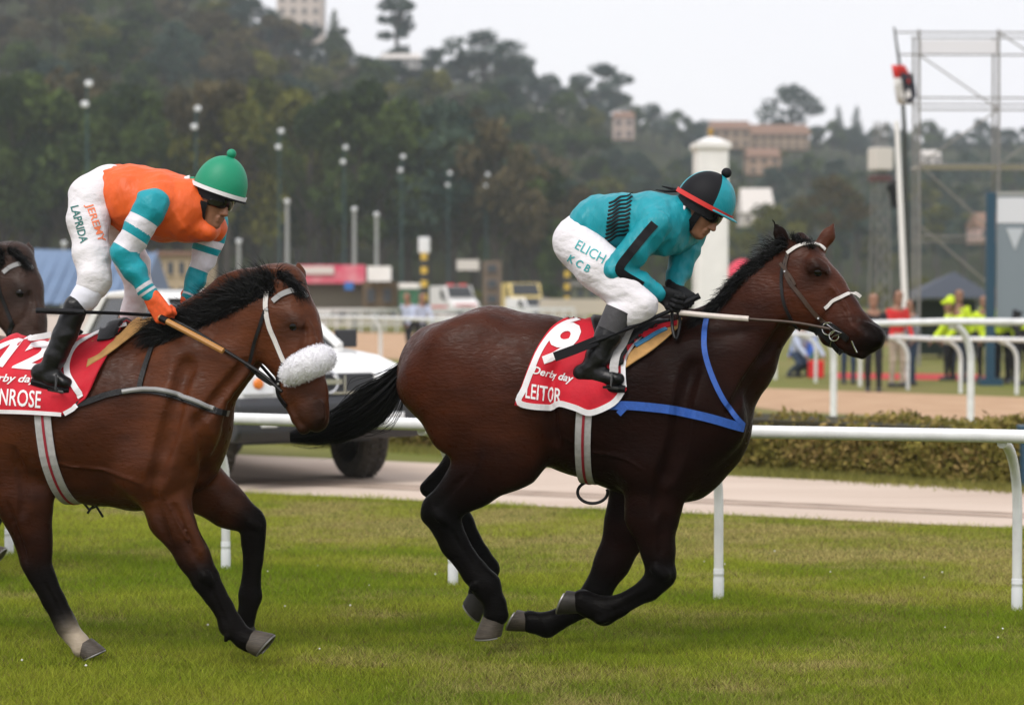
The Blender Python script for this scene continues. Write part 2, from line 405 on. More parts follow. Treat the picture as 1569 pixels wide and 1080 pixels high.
# ---- grass, blade by blade ---------------------------------------------------
road_d = (rb - ra); road_n = Vector((-road_d.y, road_d.x, 0)).normalized()
def dry(x, y):
    """0 lush .. 1 straw; the strip outside the rail is worn"""
    d = (x - ra.x) * road_n.x + (y - ra.y) * road_n.y          # metres short of the road edge (negative)
    e = np.exp(-((d + 1.6) / 1.7) ** 2) * .62 + np.clip((x + 2) / 8, 0, .18)
    return np.clip(e + (fbm(x, y, .7, 5) - .5) * 1.5 + (fbm(x * .5, y, .16, 9) - .5) * .8 - .02, 0, 1)
def blades(n, zlo, zhi, seed, hmin, hmax, wid):
    r = np.random.default_rng(seed); u = r.random(n); Y = 1 / (1 / zlo + u * (1 / zhi - 1 / zlo)); Y = zlo * (zhi / zlo) ** r.random(n)
    X = (r.random(n) * 2 - 1) * (Y * (1120 / F) + .2)
    d = (X - ra.x) * road_n.x + (Y - ra.y) * road_n.y; k = (d < r.normal(-.03, .10, n)); X, Y = X[k], Y[k]; n = len(X)
    dr = dry(X, Y); tall = .6 + .8 * fbm(X, Y, .35, 21)
    hgt = r.uniform(hmin, hmax, n) * tall * (1 - .45 * dr) * .72; a = r.uniform(0, 6.28, n); ln = hgt * r.uniform(.3, 1.5, n); la = r.uniform(0, 6.28, n)
    ww = wid * r.uniform(.7, 1.3, n); V = np.zeros((n, 3, 3), dtype=np.float32)
    cx, sx = np.cos(a) * ww / 2, np.sin(a) * ww / 2
    V[:, 0, 0] = X - cx; V[:, 0, 1] = Y - sx; V[:, 1, 0] = X + cx; V[:, 1, 1] = Y + sx; V[:, 2, 0] = X + np.cos(la) * ln; V[:, 2, 1] = Y + np.sin(la) * ln; V[:, 2, 2] = hgt; V[:, :2, 2] = .002
    lush = np.array([.20, .285, .016]); yel = np.array([.37, .40, .045]); straw = np.array([.52, .43, .17]); brown = np.array([.19, .125, .06])
    rl = np.abs((X - _pp[0].x) * road_n.x + (Y - _pp[0].y) * road_n.y + .05); ln_ = np.exp(-(rl / .28) ** 2); t = np.clip(fbm(X * .5, Y, .55, 33) * 1.9 - .52 + .35 * (fbm(X, Y, .12, 37) - .5) + .25 * ((X - _pp[0].x) * road_n.x + (Y - _pp[0].y) * road_n.y > .3) - .35 * ln_ + r.normal(0, .18, n), 0, 1)[:, None]; c = lush * (1 - t) + yel * t
    s_ = np.clip((dr - .4 * ln_ + r.normal(0, .16, n) - .30) * 1.5, 0, 1)[:, None]; c = c * (1 - s_) + straw * s_; b = (r.random(n) < .05 + .12 * dr)[:, None]; c = np.where(b, brown * r.uniform(.7, 1.3, (n, 1)), c); c = c * r.uniform(.55, 1.45, (n, 1))
    dv = np.clip((fbm(X * .6, Y, .10, 91) - .74) * 14, 0, 1) * (fbm(X, Y, 1.1, 93) > .5); V[:, 2, 2] *= 1 - .75 * dv; c = c * (1 - dv[:, None]) + np.array([.20, .15, .075]) * dv[:, None]
    return V.reshape(-1, 3), np.arange(n * 3).reshape(-1, 3), np.repeat(c, 3, axis=0)
M_blade = mat('grass_blade', attr='Col', rough=.6, spec=.12)
_p = M_blade.node_tree.nodes['Principled BSDF']; 
def add_translucent(m, fac):
    t = m.node_tree; n = t.nodes; p = n['Principled BSDF']; tr = n.new('ShaderNodeBsdfTranslucent'); ms = n.new('ShaderNodeMixShader'); ms.inputs[0].default_value = fac
    src = p.inputs['Base Color'].links[0].from_socket; t.links.new(src, tr.inputs['Color']); out = [x for x in n if x.type == 'OUTPUT_MATERIAL'][0]
    t.links.new(p.outputs[0], ms.inputs[1]); t.links.new(tr.outputs[0], ms.inputs[2]); t.links.new(ms.outputs[0], out.inputs['Surface'])
add_translucent(M_blade, .5)
V, Q, c = blades(780000, 8.6, 19.5, 3, .030, .075, .0052)
tag(mk('grass', V, Q, M_blade, None, False, c), 'short green turf with worn straw-coloured patches beyond the rail', 'grass', kind='stuff')
# tiny white clover heads
r = np.random.default_rng(12); mb = MB()
for _ in range(60):
    Y = r.uniform(10, 15); X = r.uniform(-.22, .24) * Y
    if fbm(np.array([X]), np.array([Y]), .8, 50)[0] < .52: continue
    z = r.uniform(.03, .055); s_ = r.uniform(.004, .007); P = [(X + s_, Y, z), (X, Y + s_, z), (X - s_, Y, z), (X, Y - s_, z), (X, Y, z + s_), (X, Y, z - s_)]
    mb.add(P, [(0, 1, 4), (1, 2, 4), (2, 3, 4), (3, 0, 4), (1, 0, 5), (2, 1, 5), (3, 2, 5), (0, 3, 5)])
tag(mb.build('clover_flowers', mat('clover_white', (.75, .73, .68), rough=.8)), 'tiny white clover heads scattered in the turf', 'flowers', kind='stuff')

# ---- leaf clouds -------------------------------------------------------------------
def leaf_quads(Cn, size, r, flat=0, col=None):
    n = len(Cn); a = r.normal(size=(n, 3)); a[:, 2] *= (1 - flat); a /= np.linalg.norm(a, axis=1, keepdims=True); b = r.normal(size=(n, 3)); b -= a * (a * b).sum(1, keepdims=True); b /= np.linalg.norm(b, axis=1, keepdims=True)
    s_ = size * r.uniform(.6, 1.4, (n, 1)); V = np.stack([Cn - a * s_, Cn + b * s_ * .5, Cn + a * s_, Cn - b * s_ * .5], 1).reshape(-1, 3); return V, np.arange(4 * n).reshape(-1, 4), (np.repeat(col, 4, axis=0) if col is not None else None)
M_leaf = mat('leaves', attr='Col', rough=.75, spec=.1); add_translucent(M_leaf, .25)
M_hedgeleaf = mat('hedge_leaves', attr='Col', rough=.8, spec=.08); add_translucent(M_hedgeleaf, .2)
M_bark = mat('bark', (.06, .05, .04), rough=.9, noise=.3, nscale=3)
# the rough hedge between the two tracks
ha, hb = ext(G(600, 688), G(1540, 750), .12, .45); hd_ = (hb - ha); hl_ = hd_.length; hd_.normalize(); hn = Vector((-hd_.y, hd_.x, 0))
if hn.y < 0: hn = -hn
r = np.random.default_rng(40); n = 60000; u = r.uniform(0, hl_, n); v = r.uniform(0, 1.15, n); top = .47 + .26 * (fbm(u, v, .7, 60) - .45) + .10 * (fbm(u, v, .16, 64) - .5) + .06 * np.sin(u * .7); top *= np.clip(np.minimum(v / .14, (1.15 - v) / .2), .35, 1) ** .4
t = r.random(n); z = np.where(t < .5, top - r.normal(.01, .04, n), r.uniform(0, 1, n) * top); v = np.where(t >= .5, np.abs(r.normal(0, .05, n)), v)
P = np.stack([ha.x + hd_.x * u + hn.x * v, ha.y + hd_.y * u + hn.y * v, np.clip(z, .01, 2)], 1)
g = np.array([.23, .20, .045]); b = np.array([.32, .23, .085]); d = np.array([.15, .14, .03]); k = np.clip(fbm(u, z * 2, .45, 61) * 2.2 - .65 + r.normal(0, .2, n), 0, 1)[:, None]; q = (r.random(n) < .3)[:, None]
cc = np.where(q, d, g * (1 - k) + b * k) * r.uniform(.7, 1.25, (n, 1))
V, Q, c = leaf_quads(P, .036, r, 0, cc)
HG = empty('hedge', tuple(ha), 0, 'low rough olive-brown hedge between the dirt road and the sand track', 'hedge')
o = mk('foliage', V - np.array(ha), Q, M_hedgeleaf, HG, False, c); o['kind'] = 'stuff'
core = MB(); core.box((hl_ / 2, .58, .25), (hl_ - .1, 1.0, .50)); o = core.build('dark_core', mat('hedge_core', (.035, .03, .014), rough=1), HG); o.rotation_euler = (0, 0, math.atan2(hd_.y, hd_.x))  # solid dark box filling the inside of the hedge
# grass fringe at the foot of the hedge and along the verge
r = np.random.default_rng(41); n = 26000; u = r.uniform(-2, hl_, n); v = -np.abs(r.normal(0, .22, n)) + .1; X = ha.x + hd_.x * u + hn.x * v; Y = ha.y + hd_.y * u + hn.y * v; h_ = r.uniform(.03, .10, n)
V = np.zeros((n, 3, 3)); a = r.uniform(0, 6.28, n); V[:, 0] = np.stack([X - np.cos(a) * .005, Y - np.sin(a) * .005, X * 0], 1); V[:, 1] = np.stack([X + np.cos(a) * .005, Y + np.sin(a) * .005, X * 0], 1); V[:, 2] = np.stack([X + r.normal(0, .03, n), Y + r.normal(0, .03, n), h_], 1)
c = np.repeat(np.array([.30, .29, .08]) * r.uniform(.7, 1.3, (n, 1)), 3, axis=0)
tag(mk('verge_grass', V.reshape(-1, 3), np.arange(3 * n).reshape(-1, 3), M_blade, None, False, c), 'pale grass verge along the foot of the hedge', 'grass', kind='stuff')

# ---- white plastic running rails -----------------------------------------------------
M_rail = mat('white_plastic', (.76, .77, .77), rough=.4, spec=.4, noise=.10, nscale=9, bump=.03, bscale=20)
M_joint = mat('rail_joint', (.72, .74, .76), rough=.4)
def running_rail(label, posts, rail_z, off, rad, prad, ends=(2, 2), socket=True, hook=.42, bent_mask=None):
    """posts: ground points; the rail stands off towards the course on goose-neck posts"""
    P = [Vector(p) for p in posts]; root = empty('running_rail', tuple(P[len(P) // 2]), 0, label, 'rail'); O = root.location
    d = (P[-1] - P[0]); d.z = 0; d.normalize(); nrm = Vector((d.y, -d.x, 0)); nrm = nrm if nrm.y < 0 else -nrm; nrm = nrm * off
    pts = [p + nrm + Vector((0, 0, rz)) for p, rz in zip(P, rail_z)]
    pts = [pts[0] + (pts[0] - pts[1]) * ends[0]] + pts + [pts[-1] + (pts[-1] - pts[-2]) * ends[1]]
    mb = MB(); mb.tube([p - O for p in pts], rad, 12); mb.build('rail_bar', M_rail, root, True)
    for i in range(1, len(pts) - 1, 2):
        u = (pts[i + 1] - pts[i - 1]).normalized(); q = pts[i] - O + u * .35; mb = MB(); mb.tube([q - u * .09, q + u * .09], rad * 1.09, 12); mb.build('sleeve', M_joint, root, True)
    for i, (p, rz) in enumerate(zip(P, rail_z)):
        mb = MB(); arc = [p, p + Vector((0, 0, rz - hook))]
        for k in range(1, 9):
            t = math.pi / 2 * k / 8; arc.append(p + Vector((0, 0, rz - hook)) + nrm * (1 - math.cos(t)) * .92 + Vector((0, 0, math.sin(t) * (hook - rad * 1.1))))
        mb.tube([q - O for q in arc], prad, 10); po = mb.build('post', M_rail, root, True)
        if socket:
            mb = MB(); b = p - O; mb.lathe([(prad * 1.0, -.02), (prad * 1.12, 0), (prad * 1.12, .12), (prad * 1.05, .125), (prad * 1.05, .14), (prad * 1.12, .143), (prad * 1.12, .152), (prad * 1.05, .155), (prad * 1.12, .17), (prad * 1.02, .175)], tuple(b), 14); mb.build('socket', M_joint, po, True)
    return root
_pp = [G(14, 852), G(346, 873), G(694, 897), G(1101, 919), G(1558, 936)]
_d = (_pp[-1] - _pp[0]) / 4
posts = [_pp[0] - _d * 2, _pp[0] - _d] + _pp + [_pp[-1] + _d, _pp[-1] + _d * 2]
running_rail('white running rail on goose-neck posts beside the galloping horses', posts, [.958] * len(posts), .46, .036, .0265)
rp = [G(1960, 676), G(1487, 652), G(1277, 640), G(1000, 604), G(790, 575), G(583, 549), G(430, 541), G(300, 538)]
running_rail('white running rail on the near edge of the sand track behind the hedge', rp, [1.36, 1.34, 1.27, 1.18, 1.12, 1.08, 1.06, 1.06], .34, .045, .048, (.6, 1), False, .5)
rp = [G(1680, 610), G(1558, 604), G(1472, 602), G(1391, 597), G(1318, 592), G(1250, 586), G(1188, 581), G(1080, 570), G(960, 556), G(840, 541), G(740, 528)]
running_rail('lower white running rail on the far edge of the sand track', rp, [.93] * len(rp), .34, .040, .034, (.6, 1), False, .36)
# low white barrier across the far bend
BA = empty('barrier', tuple(G(600, 509)), 0, 'long low white slatted barrier across the far bend of the track', 'barrier'); A_, B_ = G(380, 511) - BA.location, G(880, 505) - BA.location
for z, hh in ((1.0, .16), (.62, .07), (.36, .07)):
    mb = MB(); m_ = (A_ + B_) / 2; L0 = (B_ - A_); mb.box((m_.x, m_.y, z), (L0.length, .05, hh), math.atan2(L0.y, L0.x)); mb.build('slat', M_rail, BA)
for k in range(29):
    mb = MB(); q = A_.lerp(B_, k / 28); mb.box((q.x, q.y + .05, .5), (.08, .06, 1.0)); mb.build('post', M_rail, BA)

# ---- hill ------------------------------------------------------------------------------
SKY = [(-700, -60), (-200, -70), (200, -50), (340, -20), (430, 48), (520, 66), (570, 84), (640, 100), (700, 92), (780, 98), (830, 128), (900, 140), (960, 165), (1080, 196), (1150, 205), (1260, 188), (1345, 205), (1420, 200), (1569, 200), (1900, 190), (2300, 200)]
def ridge(px): return np.interp(px, [a for a, b in SKY], [b for a, b in SKY])
def ridge_z(px): return np.interp(px, [-300, 300, 700, 1000, 1300, 1800], [400, 430, 480, 560, 620, 640])
def hill_h(X, Y):
    px = CX + X / np.maximum(Y, 1) * F; Zr = ridge_z(px); Hr = CAMH + (452 - ridge(px)) * Zr / F - 9
    Z0 = np.interp(px, [0, 700, 1000, 1300], [205, 215, 260, 280]); t = np.clip((Y - Z0) / (Zr - Z0), 0, 1.15); return np.maximum(Hr * (t * .55 + .45 * t * t * (3 - 2 * np.minimum(t, 1))) + (fbm(X, Y, 30, 70) - .5) * 4 * t, -.5) * (Y > Z0)
gx, gy = np.meshgrid(np.linspace(-330, 330, 120), np.linspace(195, 760, 110), indexing='ij'); hz = hill_h(gx, np.minimum(gy, 900)); V = np.stack([gx, gy, hz - .3], -1).reshape(-1, 3); ny = 110
ii, jj = np.meshgrid(np.arange(119), np.arange(109), indexing='ij'); b0 = (ii * ny + jj).ravel(); Q = np.stack([b0, b0 + ny, b0 + ny + 1, b0 + 1], 1)
tag(mk('hillside', V, Q, mat('hill_scrub', (.022, .030, .012), rough=1, spec=.02, col2=(.045, .045, .02), nscale=.12)), kind='structure')

# ---- trees ------------------------------------------------------------------------------
PALT = dict(dark=[(.013, .030, .009), (.085, .125, .030)], olive=[(.040, .055, .012), (.19, .185, .034)], brown=[(.036, .034, .018), (.145, .118, .060)], blue=[(.016, .038, .030), (.068, .105, .074)], rust=[(.085, .060, .024), (.06, .06, .024)])  # leaf tones spread wide so random clumps imitate lit and shaded foliage
def tree_mesh(kind, seed, H=1.0):
    """unit tree, 10 m tall: returns crown and trunk meshes"""
    r = np.random.default_rng(seed); cl = []
    if kind == 'conifer':
        for i in range(26):
            t = i / 25; z = 1.6 + 8.2 * t; rad = 2.3 * (1 - t) ** .8 + .15
            for k in range(max(2, int(7 * (1 - t)))): a = r.uniform(0, 6.28); cl.append((math.cos(a) * rad * .6, math.sin(a) * rad * .6, z, .55 * rad + .25))
    elif kind == 'tall':
        for i in range(17): a = r.uniform(0, 6.28); z = r.uniform(4.2, 9.6); q = r.uniform(.2, 1.9); cl.append((math.cos(a) * q, math.sin(a) * q, z, r.uniform(.55, 1.0)))
    elif kind == 'umbrella':
        for i in range(15): a = r.uniform(0, 6.28); q = 3.3 * math.sqrt(r.random()); cl.append((math.cos(a) * q, math.sin(a) * q, 8.6 - q * .45 + r.normal(0, .4), r.uniform(.7, 1.1)))
    else:
        for i in range(17): a = r.uniform(0, 6.28); e = r.uniform(-.5, 1.5); q = r.uniform(.55, 1.05) * 3.1; cl.append((math.cos(a) * math.cos(e) * q, math.sin(a) * math.cos(e) * q, 5.6 + math.sin(e) * 3.4 * r.uniform(.7, 1.05), r.uniform(.75, 1.35)))
    P = []; W = []
    tot = 2300; wsum = sum(c[3] ** 2 for c in cl)
    for c in cl:
        n = int(tot * c[3] ** 2 / wsum) + 8; d = r.normal(size=(n, 3)); d /= np.linalg.norm(d, axis=1, keepdims=True); q = c[3] * r.uniform(.35, 1.08, (n, 1)) ** .6; P.append(np.array(c[:3]) + d * q * [1.1, 1.1, .8]); W.append(np.full(n, r.random()))
    P = np.concatenate(P); W = np.concatenate(W); V, Q, _ = leaf_quads(P, .24, r); W = np.repeat(np.clip(W + r.normal(0, .12, len(W)), 0, 1), 4)
    mb = MB(); top = max(c[2] for c in cl); mb.tube([(0, 0, -.6), (.05, 0, 2), (-.1, .1, 4.5), (.05, 0, top * .8)], [.30, .22, .16, .06], 7)
    for c in cl[::2]: z0 = min(c[2] * .6, top * .7); mb.tube([(0, 0, z0), (c[0] * .5, c[1] * .5, (z0 + c[2]) / 2 + .2), c[:3]], [.10, .07, .03], 5)
    return V, Q, W, mb
TREES = {}
def tree_proto(kind, pal, seed):
    key = (kind, pal, seed)
    if key not in TREES:
        V, Q, W, mb = tree_mesh(kind, seed); a, b = np.array(PALT[pal][0]), np.array(PALT[pal][1]); c = a * (1 - W[:, None]) + b * W[:, None]
        o1 = mk('crown', V, Q, M_leaf, None, False, c); o2 = mb.build('trunk', M_bark, None, True); TREES[key] = (o1.data, o2.data); bpy.data.objects.remove(o1); bpy.data.objects.remove(o2)
    return TREES[key]
TNAME = dict(round='broad_tree', tall='tall_tree', umbrella='umbrella_tree', conifer='conifer_tree')
def tree(kind, pal, seed, loc, h, wsc, label, group=None):
    c, t = tree_proto(kind, pal, seed); root = empty(TNAME[kind], loc, random.uniform(0, 6.28), label, 'tree', group); s_ = h / 10; root.scale = (s_ * wsc, s_ * wsc, s_)
    for nm, me in (('crown', c), ('trunk', t)): o = bpy.data.objects.new(nm, me); link(o, root)
    return root
def hz1(X, Y): return float(hill_h(np.array([X]), np.array([Y]))[0])
rt = random.Random(19)
WORD = dict(dark='dark green', olive='olive green', brown='brownish, half-bare', blue='bluish green', rust='rust-tinged')
KW = dict(round='broad rounded tree', tall='tall loose tree', umbrella='flat-topped tree', conifer='pointed conifer')
ANCH = [(-90, 'at the far left'), (40, 'above the dark horse'), (133, 'behind the first floodlight'), (190, 'above the orange rider'), (250, 'between two floodlights'), (300, 'behind the second floodlight'), (345, 'above the green cap'), (390, 'left of the third floodlight'), (428, 'behind the third floodlight'), (478, 'above the pink stall'), (527, 'behind the fourth floodlight'), (572, 'above the white board'), (615, 'behind the fifth floodlight'), (650, 'above the striped pole'), (687, 'behind the sixth floodlight'), (720, 'above the ambulance'), (764, 'behind the last two floodlights'), (805, 'above the yellow van'), (850, 'left of the turquoise rider'), (900, 'above the turquoise rider'), (950, 'above the zigzag stripes'), (1010, 'left of the winning post'), (1050, 'beside the winning post'), (1090, 'behind the winning post'), (1140, 'right of the winning post'), (1190, "above the leader's ears"), (1250, "above the leader's face"), (1300, 'left of the lattice mast'), (1348, 'behind the lattice mast'), (1388, 'behind the flagpole'), (1430, 'at the left of the scaffold'), (1470, 'behind the scaffold'), (1530, 'above the navy board post'), (1580, 'at the right edge'), (1660, 'beyond the right edge')]
SEEN = {}
def forest(kind, pal, Z, px, h, wsc, where, group):
    an = min(ANCH, key=lambda a: abs(a[0] - px))[1]; k_ = (WORD[pal], KW[kind], where, an); SEEN[k_] = SEEN.get(k_, 0) + 1
    where = where.replace('part-way up', 'on') + ' ' + an + ('' if SEEN[k_] == 1 else ', ' + ['second', 'third', 'fourth', 'fifth', 'sixth', 'seventh'][SEEN[k_] - 2] + ' back')
    X = (px - CX) / F * Z; tree(kind, pal, rt.randrange(3), (X, Z, hz1(X, Z) - .3), h, wsc, f'{WORD[pal]} {KW[kind]} {where}'.replace('broad rounded', 'broad'), group)
px = -90
while px < 1030:
    pal = rt.choice(['dark', 'dark', 'olive', 'brown', 'dark', 'olive']) if not 480 < px < 620 else rt.choice(['olive', 'olive', 'dark'])
    if 640 < px < 830: pal = rt.choice(['dark', 'blue', 'brown'])
    top = np.interp(px, [-90, 200, 480, 560, 720, 800, 850, 1030], [70, 100, 110, 110, 120, 180, 270, 260]) + rt.uniform(-5, 70); Z = rt.uniform(192, 216)
    forest(rt.choice(['round', 'round', 'tall']), pal, Z, px, (452 - top) * Z / F + CAMH, rt.uniform(.62, .85), 'at the front of the wood', 'trees at the front of the wood'); px += rt.uniform(26, 46)
for row, (Za, Zb, st) in enumerate([(222, 240, 40), (246, 266, 36), (276, 300, 34), (312, 340, 32), (352, 395, 32)]):
    px = -100
    while px < 1680:
        Z = rt.uniform(Za, Zb) + max(0, px - 700) * .13; X = (px - CX) / F * Z
        if hz1(X, Z) > .2 or row == 0:
            pal = rt.choice(['dark', 'olive', 'brown', 'blue', 'dark', 'brown']) if px < 900 else rt.choice(['dark', 'blue', 'blue', 'olive'])
            forest(rt.choice(['round', 'round', 'tall', 'round', 'umbrella']), pal, Z, px, rt.uniform(9, 15) * (.8 if px > 980 else 1), rt.uniform(.85, 1.15), 'part-way up the hill', 'trees part-way up the hill')
        px += rt.uniform(.6, 1.4) * st
px = 330
while px < 1700:          # along the skyline
    Z = float(ridge_z(px)) + rt.uniform(-20, 8); forest(rt.choice(['round', 'round', 'round', 'tall']), rt.choice(['blue', 'dark', 'blue']), Z, px, rt.uniform(8, 13), rt.uniform(.85, 1.2), 'on the skyline', 'trees on the skyline'); px += rt.uniform(15, 26)
def landmark(kind, pal, seed, px, top, bot, Z, w_, label):
    p = at(px, bot, Z); h = (bot - top) * Z / F; tree(kind, pal, seed, (p.x, Z, p.z - .5), h, w_ * Z / F / (h * .62), label)
landmark('tall', 'blue', 1, 608, -8, 96, 455, 86, 'tall loose-crowned tree standing alone above the white house on the skyline')
landmark('round', 'blue', 0, 742, 42, 150, 470, 120, 'broad dense tree rising above the skyline right of the lone tall tree')
landmark('round', 'blue', 2, 922, 92, 200, 540, 96, 'spreading twin-headed tree on the skyline above the white winning post')
landmark('round', 'blue', 1, 1212, 124, 222, 600, 84, 'spreading dark tree on the skyline above the orange houses')
landmark('conifer', 'dark', 0, 512, 12, 92, 440, 40, 'pointed conifer beside the pale tower block on the skyline')
landmark('conifer', 'blue', 1, 1284, 160, 226, 600, 30, 'slim pointed conifer on the skyline left of the lattice mast')
landmark('conifer', 'blue', 2, 1312, 160, 226, 605, 30, 'slim pointed conifer on the skyline nearest the lattice mast')
landmark('round', 'rust', 1, 1270, 258, 400, 250, 110, 'rust-tinged broad tree on the slope behind the leading horse')
landmark('round', 'olive', 2, 1180, 300, 440, 240, 90, 'olive broad tree behind the head of the leading horse')
landmark('round', 'olive', 0, 1440, 430, 520, 62, 70, 'bright yellow-green bush beside the dark tent')
for k, px in enumerate(range(-80, 1700, 62)):
    Z = rt.uniform(184, 196); h = rt.uniform(2.6, 4.6); X = (px + rt.uniform(-20, 20) - CX) / F * Z; c, t = tree_proto('round', rt.choice(['dark', 'olive', 'dark']), rt.randrange(3))
    root = empty('bush', (X, Z, -h * .22), rt.uniform(0, 6), ('dark rounded bush at the foot of the wood ' + min(ANCH, key=lambda a: abs(a[0] - px))[1]) if k != 2 else 'dark rounded bush at the foot of the wood left of the first floodlight', 'bush', 'bushes at the foot of the wood'); root.scale = (h / 10 * 1.5, h / 10 * 1.5, h / 10)
    for nm, me in (('foliage', c), ('stem', t)): o = bpy.data.objects.new(nm, me); link(o, root)

# the wood goes on to both sides of the picture: one mass
_V, _Q, _C, _n = [], [], [], 0; rw = random.Random(77)
for side in ((-900, -112), (1705, 2500)):
    for Za, Zb, st in ((192, 216, 38), (250, 290, 60), (340, 400, 60)):
        px = side[0]
        while px < side[1]:
            Z = rw.uniform(Za, Zb); X = (px - CX) / F * Z; V, Q, W, mb_ = tree_mesh('round', rw.randrange(3)); V, Q, W = V[:4 * 1100], Q[:1100], W[:4 * 1100]; s_ = rw.uniform(.9, 1.9) if side[0] < 0 else rw.uniform(.7, 1.1); a, b = (np.array(x) for x in PALT[rw.choice(['dark', 'olive', 'brown', 'blue'])])
            _V.append(V * [s_ * .8, s_ * .8, s_] + [X, Z, hz1(X, Z) - .3]); _Q.append(Q + _n); _C.append(a * (1 - W[:, None]) + b * W[:, None]); _n += len(V); px += rw.uniform(.7, 1.3) * st
tag(mk('distant_wood', np.concatenate(_V), np.concatenate(_Q), M_leaf, None, False, np.concatenate(_C)), 'wood going on along the hill beyond both sides of the picture', 'wood', kind='stuff')
# ================================================================ horses, riders and tack
M_coat = mat('coat', attr='Col', rough=.36, spec=.2, noise=.27, nscale=13, bump=.22, bscale=70, stretch=(.5, 1, 1.2))
_c1 = M_coat.node_tree; _r1 = _c1.nodes.new('ShaderNodeTexNoise'); _r1.inputs['Scale'].default_value = 26; _r1.inputs['Detail'].default_value = 8; _r2 = _c1.nodes.new('ShaderNodeMapRange')
_r2.inputs['From Min'].default_value = .35; _r2.inputs['From Max'].default_value = .65; _r2.inputs['To Min'].default_value = .27; _r2.inputs['To Max'].default_value = .50
_r3 = _c1.nodes.new('ShaderNodeTexCoord'); _c1.links.new(_r3.outputs['Object'], _r1.inputs['Vector']); _c1.links.new(_r1.outputs['Fac'], _r2.inputs['Value']); _c1.links.new(_r2.outputs[0], _c1.nodes['Principled BSDF'].inputs['Roughness'])
M_hair = mat('horse_hair', (.004, .0038, .004), rough=.5, spec=.22)
M_hoof = mat('hoof', (.060, .048, .036), rough=.55, noise=.4, nscale=30, bump=.2, bscale=90, stretch=(1, 1, 6))
M_hoofdark = mat('hoof_dark', (.020, .017, .014), rough=.6, noise=.4, nscale=30)
M_shoe = mat('horseshoe_metal', (.32, .31, .30), rough=.45, metal=.8)
M_eye = mat('eye', (.003, .002, .002), rough=.06, spec=.3)
M_leather = mat('black_leather', (.007, .007, .008), rough=.42, spec=.28, noise=.4, nscale=25, bump=.15, bscale=120)
M_brown = mat('brown_leather', (.05, .028, .018), rough=.5, noise=.3, nscale=30)
M_metal = mat('steel', (.6, .6, .6), rough=.22, metal=1)
M_iron = mat('dark_iron', (.05, .05, .05), rough=.4, metal=.6)
M_white = mat('white_strap', (.60, .57, .54), rough=.6, noise=.08, nscale=40)
M_rubber = mat('white_rubber', (.62, .55, .50), rough=.6, noise=.1, nscale=40)
M_red = mat('red_cloth', (.55, .006, .022), rough=.7, noise=.1, nscale=14, bump=.12, bscale=60)
M_piping = mat('white_border', (.78, .76, .78), rough=.7, noise=.05, nscale=30)
M_print = mat('white_print', (.80, .77, .78), rough=.7)
M_blue = mat('blue_webbing', (.020, .085, .36), rough=.6, noise=.15, nscale=60, bump=.1, bscale=200)
M_tan = mat('tan_felt', (.50, .28, .10), rough=.85, noise=.15, nscale=30, bump=.2, bscale=150)
M_pad_blue = mat('pad_blue', (.05, .22, .42), rough=.7)
M_grey_strap = mat('grey_girth', (.42, .41, .41), rough=.7, noise=.12, nscale=50)
M_girth_red = mat('girth_stripe', (.30, .015, .03), rough=.7)
M_fleece = mat('fleece', (.90, .89, .93), rough=.95, noise=.06, nscale=60, bump=.5, bscale=260)
M_tube = mat('grey_tubing', (.28, .28, .28), rough=.4, spec=.5)
YAW = R(12)
PAL = [(.019, .0058, .0034), (.052, .0135, .0056), (.0032, .0027, .0026), (.066, .0195, .0088), (.0092, .0032, .0022), (.42, .36, .29), (.0045, .0036, .0034)]
PAL2 = [(.050, .0138, .0052), (.066, .0185, .0066), (.0045, .0037, .0034), (.084, .0245, .0085), (.017, .0056, .0032), (.40, .33, .25), (.0085, .0055, .0045)]
_t = M_coat.node_tree; _n = _t.nodes; _a = _n.new('ShaderNodeAttribute'); _a.attribute_name = 'Col'; _b = _n.new('ShaderNodeRGBToBW'); _m = _n.new('ShaderNodeMapRange')
_m.inputs['From Min'].default_value = .004; _m.inputs['From Max'].default_value = .022; _m.inputs['To Min'].default_value = .035; _m.inputs['To Max'].default_value = .13
_t.links.new(_a.outputs['Color'], _b.inputs[0]); _t.links.new(_b.outputs[0], _m.inputs['Value']); _t.links.new(_m.outputs[0], _n['Principled BSDF'].inputs['Specular IOR Level'])
# 0 body bay  1 reddish rump and head  2 black points  3 bright bay  4 dark brown, deepened with painted shade for belly and flank  5 white sock  6 soft black muzzle

